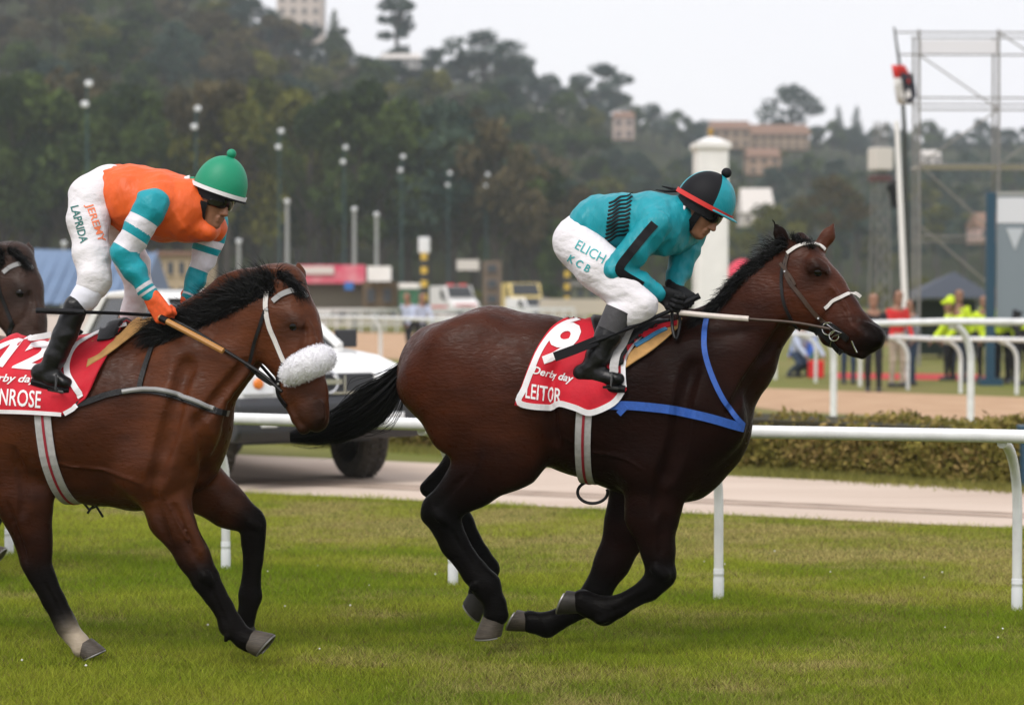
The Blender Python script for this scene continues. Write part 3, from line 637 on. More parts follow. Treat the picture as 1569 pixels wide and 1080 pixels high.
def hoof(fr, top, tip, rpx, parent, m, shoe=True, fwd=None):
    """top: centre of the coronet, tip: centre of the sole (pixels with dy); flared, longer at the toe"""
    a = np.array(fr.L(*top)); b = np.array(fr.L(*tip)); d = b - a; h = np.linalg.norm(d); d /= h; r = rpx / fr.s
    f = np.array([fwd[0], 0, fwd[1]], float) if fwd else np.array([1.0, 0, 0])
    f = f - d * (f @ d); f /= np.linalg.norm(f); sdv = np.cross(d, f); n = 22; V = []; Fc = []
    prof = [(.80, -.10, 0), (.88, .06, 0), (.93, .30, .04), (1.0, .62, .10), (1.07, .94, .16), (1.06, 1.0, .17), (.80, .985, .14)]
    for q, z, sh in prof:
        for k in range(n):
            t = 2 * math.pi * k / n; x = math.cos(t); y = math.sin(t)
            xx = x * (1.12 if x > 0 else .88); zz = z * (1 + .16 * x * max(z, 0))
            V.append(a + d * h * zz + (f * (xx + sh) + sdv * y * .95) * r * q)
    for i in range(len(prof) - 1):
        for k in range(n): Fc.append((i * n + k, i * n + (k + 1) % n, (i + 1) * n + (k + 1) % n, (i + 1) * n + k))
    Fc.append(tuple((len(prof) - 1) * n + k for k in range(n)))
    o = mk('hoof', V, Fc, m, parent)
    if shoe:
        mb = MB(); P = []
        for k in range(25):
            t = -2.5 + 5.0 * k / 24; x = math.cos(t); y = math.sin(t); xx = x * (1.12 if x > 0 else .9)
            P.append(a + d * h * (1.03 + .16 * x) + (f * (xx + .17) + sdv * y * .95) * r * .98)
        mb.tube(P, .005, 6); mb.build('horseshoe', M_shoe, o, True)
    return o

def horse_eye(fr, tree, px, py, r, parent):
    p, n, ok = cast(fr, tree, px, py)
    mb = MB(); c = p - n * r * .78
    mb.lathe([(r * math.sin(math.pi * i / 10) + 1e-5, -r * math.cos(math.pi * i / 10)) for i in range(11)], tuple(c), 16)
    return mb.build('eye', M_eye, parent, True)

# ---- the leading horse -------------------------------------------------------
fr1 = Frame((0.52, 10.6), YAW)
h1 = SDF(fr1)
# trunk
h1.chain([(690, 574, 0, 84, 74), (745, 577, 0, 105, 88), (830, 592, 0, 106, 92), (905, 614, 0, 114, 97), (980, 626, 0, 128, 92), (1032, 636, 0, 122, 82), (1042, 660, 0, 86, 70)], .05, [1, 1, 0, 4, 4, 4])
h1.chain([(1044, 706, 0, 64, 58), (1018, 716, 0, 60, 58)], .04, 4)
h1.chain([(1000, 520, 0, 34, 26), (1055, 520, 0, 38, 24)], .06, 0)
# hindquarters: two thighs
for dy, c in ((-46, 1), (46, 1)):
    h1.chain([(703, 588, dy, 82, 46), (752, 640, dy, 78, 42), (776, 690, dy, 60, 36)], .05, [c, 4])
h1.chain([(700, 545, -50, 52, 34), (652, 588, -46, 38, 30), (694, 648, -48, 28, 24)], .05, 1)
# near hind
h1.chain([(774, 692, -52, 57, 34), (724, 738, -52, 38, 27), (678, 780, -50, 27, 20)], .035, [4, 2])
h1.chain([(700, 745, -50, 16, 10), (657, 791, -50, 11, 9)], .03, 2)
h1.chain([(675, 784, -50, 27, 20), (697, 834, -48, 21.5, 16), (728, 877, -46, 20.5, 16), (745, 896, -46, 22.5, 18), (759, 924, -46, 16, 15), (760, 940, -46, 19, 17)], .018, 2)
# far hind
h1.chain([(772, 676, 52, 58, 34), (722, 712, 52, 38, 26), (680, 748, 50, 25, 18)], .035, [4, 2])
h1.chain([(690, 715, 50, 16, 10), (656, 748, 50, 13, 10)], .03, 2)
h1.chain([(682, 752, 50, 26, 19), (706, 802, 50, 20.5, 16), (733, 853, 48, 19.5, 15), (744, 872, 48, 21, 16), (736, 900, 46, 16, 14), (733, 908, 46, 17, 15)], .018, 2)
# shoulder, near fore
h1.chain([(1060, 560, -44, 46, 24), (1075, 640, -52, 56, 28), (1005, 705, -56, 52, 26)], .055, [4, 4])
h1.chain([(1005, 730, -48, 54, 32), (1000, 790, -50, 40, 27), (1008, 838, -50, 25, 20), (1011, 872, -50, 23, 20)], .035, [4, 4, 2])
h1.chain([(1013, 880, -50, 22, 20), (992, 903, -50, 18.5, 15), (948, 928, -50, 17, 14), (926, 935, -50, 20.5, 17), (902, 927, -50, 16.5, 14), (892, 922, -50, 18, 16)], .016, 2)
# far fore
h1.chain([(985, 745, 48, 52, 32), (968, 800, 48, 37, 26), (938, 862, 46, 26, 21), (918, 900, 46, 23, 19)], .035, [4, 4, 2])
h1.chain([(916, 908, 46, 22, 19), (890, 928, 46, 18, 15), (852, 950, 44, 17, 14), (838, 956, 44, 20, 17), (820, 953, 44, 16, 14), (812, 951, 44, 17, 15)], .016, 2)
# neck and head (turned a little towards the camera)
h1.chain([(1056, 600, 0, 94, 66), (1111, 546, 0, 75, 48), (1163, 474, -3, 59, 38), (1202, 424, -10, 49, 34)], .045, [0, 0, 1])
h1.chain([(1222, 413, -16, 45, 33), (1257, 455, -28, 43, 29), (1281, 481, -38, 38, 23), (1305, 505, -48, 32, 20), (1326, 516, -56, 26, 20), (1338, 515, -60, 17, 18)], .018, [3, 1, 1, 4, 6])
h1.blob(1232, 456, -36, 50, 18, .03, 1)                      # cheek
h1.chain([(1326, 505, -72, 12, 8), (1338, 514, -72, 13, 8)], .015, 6)                       # nostril rim
h1.chain([(1276, 512, -42, 22, 17), (1308, 535, -54, 12, 14), (1321, 542, -58, 8.5, 12)], .010, [0, 6])  # lower jaw and lip
h1.chain([(1246, 404, -50, 9, 7), (1260, 411, -52, 8, 6)], .03, 3); h1.blob(1252, 420, -50, 16, 7, .012, 6); h1.chain([(1242, 415, -56, 3.5, 3), (1252, 411, -58, 4, 3), (1265, 416, -58, 3.5, 3)], .008, 6)          # brow above the eye
h1.chain([(1272, 440, -48, 6, 5), (1290, 470, -54, 6, 5)], .02, 3)                     # facial crest
h1.chain([(1206, 384, -34, 14, 9), (1194, 358, -38, 9.5, 6), (1183, 335, -38, 1.5, 1.5)], .02, [4, 2])
h1.chain([(1254, 382, -6, 12, 9), (1268, 362, -3, 9, 6), (1279, 340, 0, 1.5, 1.5)], .02, [3, 3])
h1.chain([(1226, 368, -14, 12, 10), (1240, 384, -24, 11, 14)], .02, 2)     # forelock base
h1.cone(fr1.L(1331, 503, -84), fr1.L(1342, 517, -84), .026, .018, k=.010, sub=True); h1.cone(fr1.L(1346, 531, -86), fr1.L(1306, 524, -80), .006, .003, k=.008, sub=True)
h1.blob(1253, 420, -66, 10, 7, .012, 2, True)
# muscles that show under the short coat
for nodes, c in (([(735, 530, -48, 36, 18), (705, 600, -70, 40, 16), (690, 660, -62, 26, 12)], 1), ([(790, 555, -56, 34, 16), (782, 620, -74, 44, 16), (775, 690, -70, 36, 14)], 1), ([(1082, 560, -52, 26, 14), (1052, 640, -70, 34, 14), (1030, 690, -74, 26, 12)], 4), ([(1012, 640, -64, 30, 12), (990, 705, -76, 36, 14)], 4),
        ([(1182, 468, -38, 18, 10), (1130, 550, -48, 24, 12), (1086, 620, -62, 24, 12)], 0), ([(1018, 770, -66, 15, 9), (1016, 838, -62, 11, 8)], 4), ([(990, 770, -68, 15, 9), (998, 830, -62, 10, 8)], 4), ([(758, 700, -74, 20, 12), (700, 752, -62, 14, 9)], 4)):
    h1.chain(nodes, .055 if nodes[0][1] < 660 else .02, c)
engrave(h1, fr1, [([(1204, 498), (1166, 560), (1118, 632)], -6, .028, 0), ([(1062, 560), (1046, 620), (1034, 690), (1016, 735)], -3.2, .06, 0), ([(1034, 690), (1012, 745), (1003, 790)], -5, .022, 0),
    ([(1016, 790), (1012, 850)], -4, .015, 0), ([(1000, 905), (960, 928), (934, 938)], -3.2, .010, 0), ([(690, 812), (716, 850), (734, 880)], -3.5, .010, 0), ([(712, 728), (690, 752), (666, 780)], -4, .014, 0), ([(668, 786), (684, 800)], 6, .02, 2), ([(1005, 872), (1018, 880)], 8, .02, 2),
    ([(1272, 446), (1268, 480), (1246, 508)], -4, .016, 0), ([(1276, 438), (1296, 470), (1306, 490)], 3, .012, 1), ([(1290, 474), (1306, 500), (1316, 508)], 1.8, .006, 1), ([(1202, 376), (1194, 358), (1187, 344)], -4, .008, 0), ([(1312, 492), (1322, 500), (1326, 512)], -3, .012, 0),
    ([(860, 668), (900, 690), (950, 700), (985, 720)], 2.4, .008, 4), ([(740, 690), (730, 720), (708, 745)], 1.8, .007, 4), ([(926, 948), (918, 950)], 6, .012, 2), ([(728, 896), (724, 900)], 6, .012, 2), ([(850, 560), (842, 620), (850, 680)], -5, .035, 0)])
V1, Q1, c1 = h1.mesh(.0085, PAL, waves(301, .010, 15))
H1 = fr1.root('race_horse', 'dark bay race horse in full gallop with red cloth number 9, leading the race', 'horse')
mk('body', V1, Q1, M_coat, H1, True, c1); T1 = bvh(V1, Q1)
horse_eye(fr1, T1, 1253, 419, .032, H1)
hoof(fr1, (761, 938, -46), (753, 977, -46), 19, H1, M_hoof, True, (-1, .2))
hoof(fr1, (736, 905, 46), (718, 934, 46), 18, H1, M_hoofdark, True, (-.6, -1))
hoof(fr1, (893, 922, -50), (862, 917, -50), 18, H1, M_hoofdark, True, (-.3, -1))
hoof(fr1, (814, 952, 44), (786, 945, 44), 17, H1, M_hoof, True, (-.3, -1))

# ---- the second horse ----------------------------------------------------------
fr2 = Frame((-1.75, 10.48), YAW)
h2 = SDF(fr2)
h2.chain([(-150, 612, 0, 84, 74), (-90, 600, 0, 104, 88), (0, 624, 0, 106, 92), (80, 640, 0, 116, 97), (150, 644, 0, 126, 93), (215, 648, 0, 126, 84), (272, 652, 0, 86, 72)], .05, [3, 3, 3, 0, 0, 0])
h2.chain([(270, 690, 0, 70, 62), (215, 715, 0, 66, 60)], .04, 0)
h2.chain([(190, 530, 0, 34, 26), (240, 528, 0, 38, 24)], .06, 3)
for dy in (-46, 46): h2.chain([(-130, 615, dy, 84, 46), (-70, 660, dy, 80, 42), (-5, 700, dy, 62, 36)], .05, 0)
h2.chain([(-5, 700, -50, 62, 34), (40, 768, -50, 42, 27), (56, 845, -50, 24, 19)], .035, [0, 4])
h2.chain([(30, 790, -50, 15, 10), (42, 858, -50, 11, 9)], .03, 4)
h2.chain([(57, 866, -50, 23, 18), (82, 920, -50, 17.5, 14), (103, 960, -50, 18.5, 16)], .018, 2)
h2.chain([(112, 973, -50, 16.5, 15), (122, 984, -50, 15, 14), (126, 990, -50, 17, 16)], .012, 5)
h2.chain([(-60, 690, 50, 62, 34), (-140, 770, 50, 42, 27), (-210, 810, 50, 24, 19), (-225, 880, 50, 18, 15), (-245, 930, 50, 19, 15), (-265, 955, 50, 16, 15)], .035, [0, 4, 2, 2, 2])
h2.chain([(262, 570, -44, 46, 24), (275, 650, -54, 58, 28), (235, 715, -58, 54, 26)], .05, [3, 3])
h2.chain([(248, 738, -50, 52, 32), (260, 792, -50, 33, 26), (296, 852, -50, 24, 20), (314, 884, -50, 22.5, 20)], .035, [3, 4, 2])
h2.chain([(316, 888, -50, 21.5, 19), (342, 930, -50, 16, 14), (354, 958, -50, 19.5, 17), (372, 976, -50, 16.5, 15), (382, 981, -50, 18, 17)], .016, 2)
h2.chain([(296, 735, 46, 50, 30), (348, 775, 46, 31, 22), (384, 795, 46, 23, 19)], .035, [3, 2])
h2.chain([(388, 803, 46, 21, 18), (388, 860, 46, 14, 12), (384, 912, 46, 17.5, 15), (377, 945, 46, 13, 13), (374, 958, 46, 16, 15)], .016, 2)
h2.chain([(262, 600, 0, 98, 66), (322, 532, 0, 76, 50), (372, 482, -4, 62, 40), (418, 450, -12, 46, 36)], .045, [3, 3, 1])
h2.chain([(434, 442, -16, 38, 34), (443, 492, -26, 46, 30), (457, 552, -38, 40, 25), (471, 602, -50, 32, 21), (480, 630, -56, 25, 20), (486, 644, -58, 17, 18)], .018, [3, 3, 3, 3, 6])
h2.blob(425, 512, -36, 50, 18, .03, 3)
h2.chain([(487, 622, -72, 12, 8), (488, 636, -72, 13, 8)], .015, 6)
h2.chain([(444, 590, -42, 22, 17), (458, 640, -54, 12, 14), (465, 656, -58, 9, 12)], .010, [3, 6])
h2.chain([(444, 484, -50, 9, 7), (456, 491, -52, 8, 6)], .03, 3); h2.blob(448, 503, -50, 16, 7, .012, 6); h2.chain([(438, 498, -56, 3.5, 3), (448, 494, -58, 4, 3), (460, 499, -58, 3.5, 3)], .008, 6)
h2.chain([(468, 520, -50, 6, 5), (480, 560, -58, 6, 5)], .02, 3)
h2.chain([(430, 438, -36, 14, 9), (416, 421, -42, 9.5, 6), (402, 407, -44, 1.5, 1.5)], .02, [3, 3])
h2.chain([(458, 440, 6, 11, 9), (459, 420, 8, 8.5, 6), (457, 403, 8, 1.5, 1.5)], .02, [3, 3])
h2.chain([(436, 420, -12, 12, 10), (452, 438, -22, 10, 12)], .02, 2)
h2.cone(fr2.L(486, 620, -84), fr2.L(490, 638, -84), .026, .018, k=.010, sub=True); h2.cone(fr2.L(488, 657, -86), fr2.L(462, 625, -80), .006, .003, k=.008, sub=True)
h2.blob(449, 503, -66, 10, 7, .012, 2, True)
for nodes, c in (([(292, 560, -54, 26, 14), (262, 650, -74, 36, 14), (245, 700, -78, 26, 12)], 3), ([(222, 650, -66, 30, 12), (222, 715, -78, 36, 14)], 0), ([(392, 480, -46, 20, 10), (345, 560, -54, 26, 12), (302, 636, -68, 26, 12)], 3), ([(268, 770, -68, 15, 9), (304, 842, -62, 11, 8)], 3), ([(246, 778, -68, 14, 9), (288, 845, -62, 10, 8)], 4), ([(36, 745, -62, 20, 12), (44, 800, -60, 14, 9)], 0), ([(-40, 560, -56, 34, 16), (-30, 640, -74, 44, 16)], 0)):
    h2.chain(nodes, .05 if nodes[0][1] < 660 else .018, c)
engrave(h2, fr2, [([(378, 556), (336, 606), (302, 652)], -6, .028, 0), ([(286, 556), (266, 630), (248, 700), (236, 740)], -3.2, .06, 0), ([(236, 740), (240, 780), (258, 830)], -5, .022, 0), ([(268, 775), (292, 835), (308, 866)], -4, .015, 0), ([(322, 900), (338, 935), (348, 958)], -3.2, .010, 0), ([(310, 876), (322, 890)], 8, .02, 2),
    ([(470, 498), (462, 540), (430, 568)], -4, .016, 3), ([(472, 492), (482, 530), (484, 548)], 3, .012, 3), ([(478, 585), (486, 606)], 1.8, .006, 3), ([(426, 428), (415, 418), (407, 411)], -4, .008, 3), ([(300, 640), (316, 690), (312, 730)], -6, .03, 0), ([(10, 770), (28, 820), (40, 860)], -4, .014, 0), ([(66, 890), (88, 930), (100, 956)], -3.2, .010, 0), ([(20, 690), (36, 740), (34, 790)], -5, .022, 0),
    ([(60, 700), (110, 715), (160, 720), (215, 740)], 2.4, .008, 0), ([(250, 760), (272, 800), (300, 850)], 2.2, .006, 0), ([(348, 974), (346, 980)], 6, .012, 2), ([(384, 800), (394, 806)], 6, .02, 2)])
V2, Q2, c2 = h2.mesh(.0085, PAL2, waves(302, .010, 15))
H2 = fr2.root('race_horse', 'bright bay race horse with white fleece noseband, galloping second behind the leader', 'horse')
mk('body', V2, Q2, M_coat, H2, True, c2); T2 = bvh(V2, Q2)
horse_eye(fr2, T2, 449, 502, .032, H2)
hoof(fr2, (384, 982, -50), (404, 994, -50), 20, H2, M_hoof, True, (1, .25))
hoof(fr2, (374, 960, 46), (372, 985, 46), 18, H2, M_hoofdark, True, (1, .2))
hoof(fr2, (128, 988, -50), (140, 1006, -50), 18, H2, M_hoof, True, (1, .2))
hoof(fr2, (-265, 955, 50), (-285, 985, 50), 18, H2, M_hoofdark, True, (-1, .2))

# ---- the third horse, mostly outside the frame: another dark horse of the same build --------------
PAL3 = [(.030, .017, .013), (.034, .019, .014), (.010, .009, .009), (.040, .021, .015), (.022, .013, .011), (.02, .015, .013), (.014, .012, .011)]
W3 = None
H3 = empty('race_horse', (0, 0, 0), -YAW, 'almost black race horse at the edge of the picture, only its head showing', 'horse')
def third():
    V, Q, c = h2.mesh(.013, PAL3)
    return V, Q, c
V3, Q3, c3 = third()
mk('body', V3, Q3, M_coat, H3, True, c3)
SC3 = 1.06
H3.scale = (SC3,) * 3
# ---- hair -------------------------------------------------------------------------
def hair_path(fr, pts): return np.array([fr.L(*p) for p in pts])
def mane(fr, crest, flow, n, seed, length, droop, name='mane', parent=None, spread=10, m=None, tree=None, below=4, lift=6):
    r = np.random.default_rng(seed); S = spline(crest, 2); out = []
    for _ in range(n):
        i = r.integers(0, len(S)); q = S[i]; fl = np.array(flow[int(len(flow) * i / len(S))], float)
        ln = length * r.uniform(.45, 1.1); a = np.array([q[0] + r.normal(0, 2.5), q[1] + below * r.uniform(0, 1) + r.normal(0, 2)]); dy = q[2] + r.normal(0, 4)
        if tree is not None:
            p, nn, ok = cast(fr, tree, a[0], a[1])
            if ok: dy = p.y * fr.s + 1
        fl = fl + r.normal(0, .28, 2); fl /= np.linalg.norm(fl); pts = []
        wv = r.normal(0, spread); dr = droop * r.uniform(.4, 1.5); lf = lift * r.uniform(.3, 1.3)
        for k in range(8):
            t = k / 7; pts.append(fr.L(a[0] + fl[0] * ln * t + wv * .12 * math.sin(4 * t), a[1] + fl[1] * ln * t + dr * t * t, dy - lf * min(1, 2.5 * t) + abs(wv) * t * .5))
        out.append(pts)
    V, Q = strands(out, seed, .0034); return mk(name, V, Q, m or M_hair, parent, False)
mane(fr1, [(1206, 366, -16), (1180, 384, -6), (1150, 408, 0), (1118, 440, 0), (1092, 468, 0), (1070, 484, 0)], [(-.55, -.75), (-.8, -.4), (-.8, -.2), (-.9, .1), (-.95, .2)], 3000, 3, 24, 14, parent=H1, tree=T1, below=14)
mane(fr1, [(1196, 372, -10), (1186, 380, -8)], [(-.8, -.55)], 60, 4, 46, 20, 'mane_tuft', H1)
mane(fr1, [(1216, 362, -14), (1244, 374, -18)], [(-.2, -.9), (.2, -.8)], 380, 5, 13, 3, 'forelock', H1, tree=T1, below=8)
mane(fr2, [(420, 428, -14), (395, 436, -8), (360, 452, 0), (320, 474, 0), (285, 484, 0), (258, 494, 0)], [(-.55, -.85), (-.55, -.8), (-.7, -.65), (-.8, -.4), (-.9, -.15)], 6500, 6, 62, 34, parent=H2, spread=14, tree=T2, below=26)
mane(fr2, [(425, 416, -14), (452, 432, -18)], [(.5, -.4), (.8, .3)], 520, 8, 26, 18, 'forelock', H2, tree=T2, below=10)
def tail(fr, path, n, seed, parent):
    r = np.random.default_rng(seed); S = spline([p[:3] for p in path], 4); Wd = np.interp(np.linspace(0, 1, len(S)), np.linspace(0, 1, len(path)), [p[3] for p in path]); out = []
    for _ in range(n):
        s0 = max(0, r.normal(0, .10)); s1 = min(1, s0 + r.uniform(.45, 1.0)); u = np.clip(r.normal(0, .5), -1.2, 1.2); v = r.normal(0, .5); pts = []
        wa = r.normal(0, .22 if r.random() > .06 else .7)
        for k in range(10):
            t = s0 + (s1 - s0) * k / 9; i = min(int(t * (len(S) - 1)), len(S) - 2); q = S[i] + (S[i + 1] - S[i]) * (t * (len(S) - 1) - i); d = S[i + 1] - S[i]; nn = np.array([-d[1], d[0]]); nn /= np.linalg.norm(nn)
            ww = Wd[i] * (u + wa * math.sin(5 * t)); pts.append(fr.L(q[0] + nn[0] * ww, q[1] + nn[1] * ww, q[2] + v * Wd[i]))
        out.append(pts)
    V, Q = strands(out, seed, .0042); return mk('tail', V, Q, M_hair, parent, False)
tail(fr1, [(628, 556, 0, 8), (602, 588, 6, 13), (568, 622, 12, 22), (524, 650, 18, 23), (478, 666, 22, 15), (444, 670, 24, 6)], 6000, 9, H1)
dock = MB(); dock.tube([fr1.L(*p) for p in ((640, 545, 0), (620, 562, 0), (600, 586, 6), (570, 612, 12), (540, 630, 16))], [.03, .028, .028, .024, .01], 10); dock.build('dock', M_hair, H1, True)
# place the third horse from its poll: it runs wide of the second one, further from the camera
_p = fr2.L(434, 442, -16); _t = at(22, 402, 13.2)
_w = fr2.M.T @ (_p * SC3)
H3.location = (_t.x - _w[0], _t.y - _w[1], max(_t.z - _w[2], .0))
_src = [o for o in H2.children if o.name.split('.')[0] in ('mane', 'forelock', 'hoof', 'eye')]
for o in _src:
    c_ = o.copy(); C.objects.link(c_); c_.parent = H3
    for g in o.children: d_ = g.copy(); C.objects.link(d_); d_.parent = c_

# ================================================================ tack of the leading horse
def cloth_sheet(name, fr, tree, A, B, nu, nv, off, m, parent, mirror=True, th=.006, Lc=None, Rc=None):
    V, Fc = patch(fr, tree, A, B, nu, nv, off, -60, Lc, Rc)
    if name == 'cloth':
        for j in range(nv):
            for i in range(nu):
                t = j / (nv - 1); u = i / (nu - 1); V[j * nu + i] = V[j * nu + i] + Vector((0, -1, .15)) * (.010 * t * (math.sin(9 * u + 2.2 * t) + .6 * math.sin(23 * u - 3 * t) + .9) + .004 * math.sin(14 * t + 5 * u))
    V = np.array([v[:] for v in V])
    if mirror:
        top = V[:nu]; W = V.copy(); W[:, 1] = -W[:, 1] + 2 * 0.0
        n0 = len(V); F2 = [(f[3] + n0, f[2] + n0, f[1] + n0, f[0] + n0) for f in Fc]
        mid = top.copy(); mid[:, 1] = 0; mid[:, 2] = top[:, 2] + np.abs(top[:, 1]) * .22
        n1 = 2 * n0; VV = np.vstack([V, W, mid])
        br = []
        for i in range(nu - 1): br += [(n1 + i, n1 + i + 1, i + 1, i), (n0 + i, n0 + i + 1, n1 + i + 1, n1 + i)]
        Fc = list(Fc) + F2 + br; V = VV
    o = mk(name, V, Fc, m, parent); bm = bmesh.new(); bm.from_mesh(o.data); bmesh.ops.recalc_face_normals(bm, faces=bm.faces); bm.to_mesh(o.data); bm.free()
    solid(o, th, 1); return o, (V, Fc)
def tri_bvh(V, Fc): return BVHTree.FromPolygons([tuple(v) for v in V], [tuple(f) for f in Fc])

SCl = fr1.root('saddle_cloth', 'red saddle cloth with white border and number 9 on the leading horse', 'saddle cloth')
A = [(882, 488), (930, 500), (985, 500), (1034, 498)]; B = [(790, 621), (845, 628), (858, 622), (880, 628), (905, 636), (940, 622), (961, 598)]
Lc = [(882, 488), (862, 494), (843, 507), (826, 531), (812, 561), (800, 592), (790, 621)]; Rc = [(1034, 498), (1000, 506), (972, 527), (957, 552), (957, 572), (961, 598)]
_, (Vc, Fcc) = cloth_sheet('cloth', fr1, T1, A, B, 44, 28, .012, M_red, SCl, Lc=Lc, Rc=Rc)
TC1 = tri_bvh(Vc, Fcc)
def union(V, Fc, V2, F2): n = len(V); return tri_bvh(list(V) + [tuple(v) for v in V2], list(Fc) + [tuple(int(k) + n for k in f) for f in F2])
TU1 = union(Vc, Fcc, V1, Q1)
strap('border', fr1, TU1, [(886, 491), (866, 497), (848, 510), (830, 534), (816, 563), (804, 594), (796, 617), (842, 624), (858, 618), (880, 624), (905, 632), (938, 618), (955, 600)], 9, M_piping, SCl, .007, .003)
strap('border', fr1, TU1, [(1036, 496), (1006, 502), (982, 516), (964, 537), (955, 556), (955, 574), (958, 594)], 7, M_piping, SCl, .007, .003, dy=-85)
lettering(fr1, TC1, '9', (859, 528), (44, 6), (38, -62), M_print, SCl, .010, .03)
lettering(fr1, TC1, 'Derby day', (848, 576), (62, 15), (3, -15), M_print, SCl, .010, .022, .25)
lettering(fr1, TC1, 'LEITOR', (834, 603), (56, 9), (2, -23), M_print, SCl, .010, .012)
SD = fr1.root('racing_saddle', 'small black racing saddle with padded front under the crouching rider in turquoise', 'saddle')
o, (Vs, Fs) = cloth_sheet('seat', fr1, TC1, [(905, 492), (940, 492), (990, 487), (1030, 488)], [(915, 530), (935, 560), (958, 556), (1008, 512)], 24, 14, .012, M_leather, SD)
o, _x = cloth_sheet('front_pad', fr1, T1, [(1046, 494), (1020, 507), (990, 524), (964, 546)], [(1046, 501), (1024, 521), (994, 543), (957, 567)], 24, 8, .014, M_tan, SD)
strap('red_welt', fr1, TU1, [(1040, 500), (1014, 505), (996, 513), (984, 521)], 9, M_red, SD, .022, .006)
strap('blue_welt', fr1, TU1, [(1022, 509), (1002, 518), (986, 527), (974, 534)], 7, M_pad_blue, SD, .022, .006)
strap('stirrup_leather', fr1, TU1, [(1006, 492), (980, 500), (962, 517), (950, 542), (938, 574)], 13, M_grey_strap, SD, .030, .004)
# stirrup iron under the near boot and the far boot
for dy in (-104, 104):
    mb = MB(); mb.tube([fr1.L(*q) for q in ((938, 572, dy - 10), (937, 582, dy - 14), (936, 592, dy - 16), (924, 593, dy - 12), (946, 595, dy - 12), (937, 593, dy + 14), (938, 574, dy + 12))], .006, 6)
    mb.build('stirrup', M_iron, SD, True)
def loop_strap(name, fr, tree, top, bot, wd, m, parent, off=.004, th=.005, n=90):
    """a band right round the trunk in the plane through two pixels and the lateral axis"""
    a = np.array(fr.L(*top)); b = np.array(fr.L(*bot)); c = (a + b) / 2; c[1] = 0; u = (a - b); u[1] = 0; hl = np.linalg.norm(u); u /= hl
    P = []; N = []; nn = np.cross(u, [0, 1, 0])
    for k in range(n):
        t = 2 * math.pi * k / n; d = u * math.cos(t) + np.array([0, 1, 0]) * math.sin(t)
        h = tree.ray_cast(Vector(c), Vector(d), 1.2)
        if h[0] is None: continue
        nv = Vector(h[1]); nv = nv if nv.dot(Vector(d)) > 0 else -nv; nv = (nv - Vector(nn) * nv.dot(Vector(nn))).normalized(); P.append(h[0]); N.append(nv)
    P2 = [sum((P[(i + j) % len(P)] for j in (-1, 0, 1)), Vector()) / 3 for i in range(len(P))]
    V, Fc = ribbon([p + nv * off for p, nv in zip(P2, N)], N, wd, th, True); return mk(name, V, Fc, m, parent, False)
GI = fr1.root('girth', 'pale grey girth with red centre stripe and loose end under the leading horse', 'girth')
loop_strap('band', fr1, T1, (925, 505, 0), (903, 738, 0), .072, M_grey_strap, GI, .010)
loop_strap('stripe', fr1, T1, (925, 505, 0), (903, 738, 0), .012, M_girth_red, GI, .016, .002)
mb = MB(); mb.tube([fr1.L(912 + 23 * math.cos(t) + (-4), 754 + 17 * math.sin(t), -14) for t in np.linspace(-.3, 5.7, 30)], .0075, 7); mb.build('loose_end', M_leather, GI, True)
BC = fr1.root('breast_collar', 'blue breast collar strap round the chest of the leading horse', 'strap')
strap('chest_band', fr1, T1, [(908, 620), (940, 621), (975, 622), (1030, 628), (1085, 640), (1120, 650), (1138, 655)], 13, M_blue, BC, .005, .006)
strap('neck_band', fr1, T1, [(1084, 486), (1079, 512), (1080, 540), (1090, 575), (1106, 610), (1124, 636), (1138, 652)], 8, M_blue, BC, .005, .006)
strap('buckle_end', fr1, T1, [(960, 622), (952, 630), (948, 634)], 9, M_blue, BC, .012, .005)
BR = fr1.root('bridle', 'black bridle with white browband and noseband on the leading horse', 'bridle')
strap('browband', fr1, T1, [(1206, 388), (1220, 379), (1240, 374), (1256, 377), (1263, 383)], 5, M_white, BR, .003, .006, 3)
strap('noseband', fr1, T1, [(1263, 473), (1278, 461), (1296, 452), (1310, 449), (1319, 455)], 5, M_white, BR, .003, .006, 3)
strap('cheekpiece', fr1, T1, [(1207, 390), (1203, 410), (1209, 430), (1226, 452), (1248, 480), (1270, 500)], 6, M_brown, BR, .003, .005, 3)
strap('throat_lash', fr1, T1, [(1206, 392), (1198, 420), (1200, 460), (1214, 492), (1226, 506)], 4.5, M_leather, BR, .003, .005, 3)
strap('cheek_strap', fr1, T1, [(1196, 404), (1212, 424), (1219, 437)], 4, M_brown, BR, .006, .004, 3)
strap('lower_noseband', fr1, T1, [(1250, 510), (1262, 500), (1275, 500), (1300, 520)], 9, M_leather, BR, .003, .006, 3)
strap('chin_strap', fr1, T1, [(1240, 500), (1258, 508), (1276, 526), (1290, 542)], 9, M_leather, BR, .004, .006, 3)
for c_, rr in (((1271, 503), 9), ((1280, 514), 7)):
    mb = MB(); pp, nn, _k = cast(fr1, T1, *c_); mb.tube([pp + nn * .012 + Vector((math.cos(t), 0, math.sin(t))) * rr / fr1.s for t in np.linspace(0, 2 * math.pi, 21)], .0035, 6, False); mb.build('bit_ring', M_metal, BR, True)
mb = MB(); mb.tube([cast(fr1, T1, *q)[0] + Vector((0, -.016, 0)) for q in ((1267, 497), (1278, 505), (1290, 510), (1276, 516), (1272, 530), (1282, 536))], .0032, 6); mb.build('bit_shank', M_metal, BR, True)
mb = MB(); mb.tube([cast(fr1, T1, *q)[0] + Vector((0, -.01, 0)) for q in ((1305, 522), (1309, 532), (1313, 540))], .004, 6); mb.build('bit_mouthpiece', M_metal, BR, True)
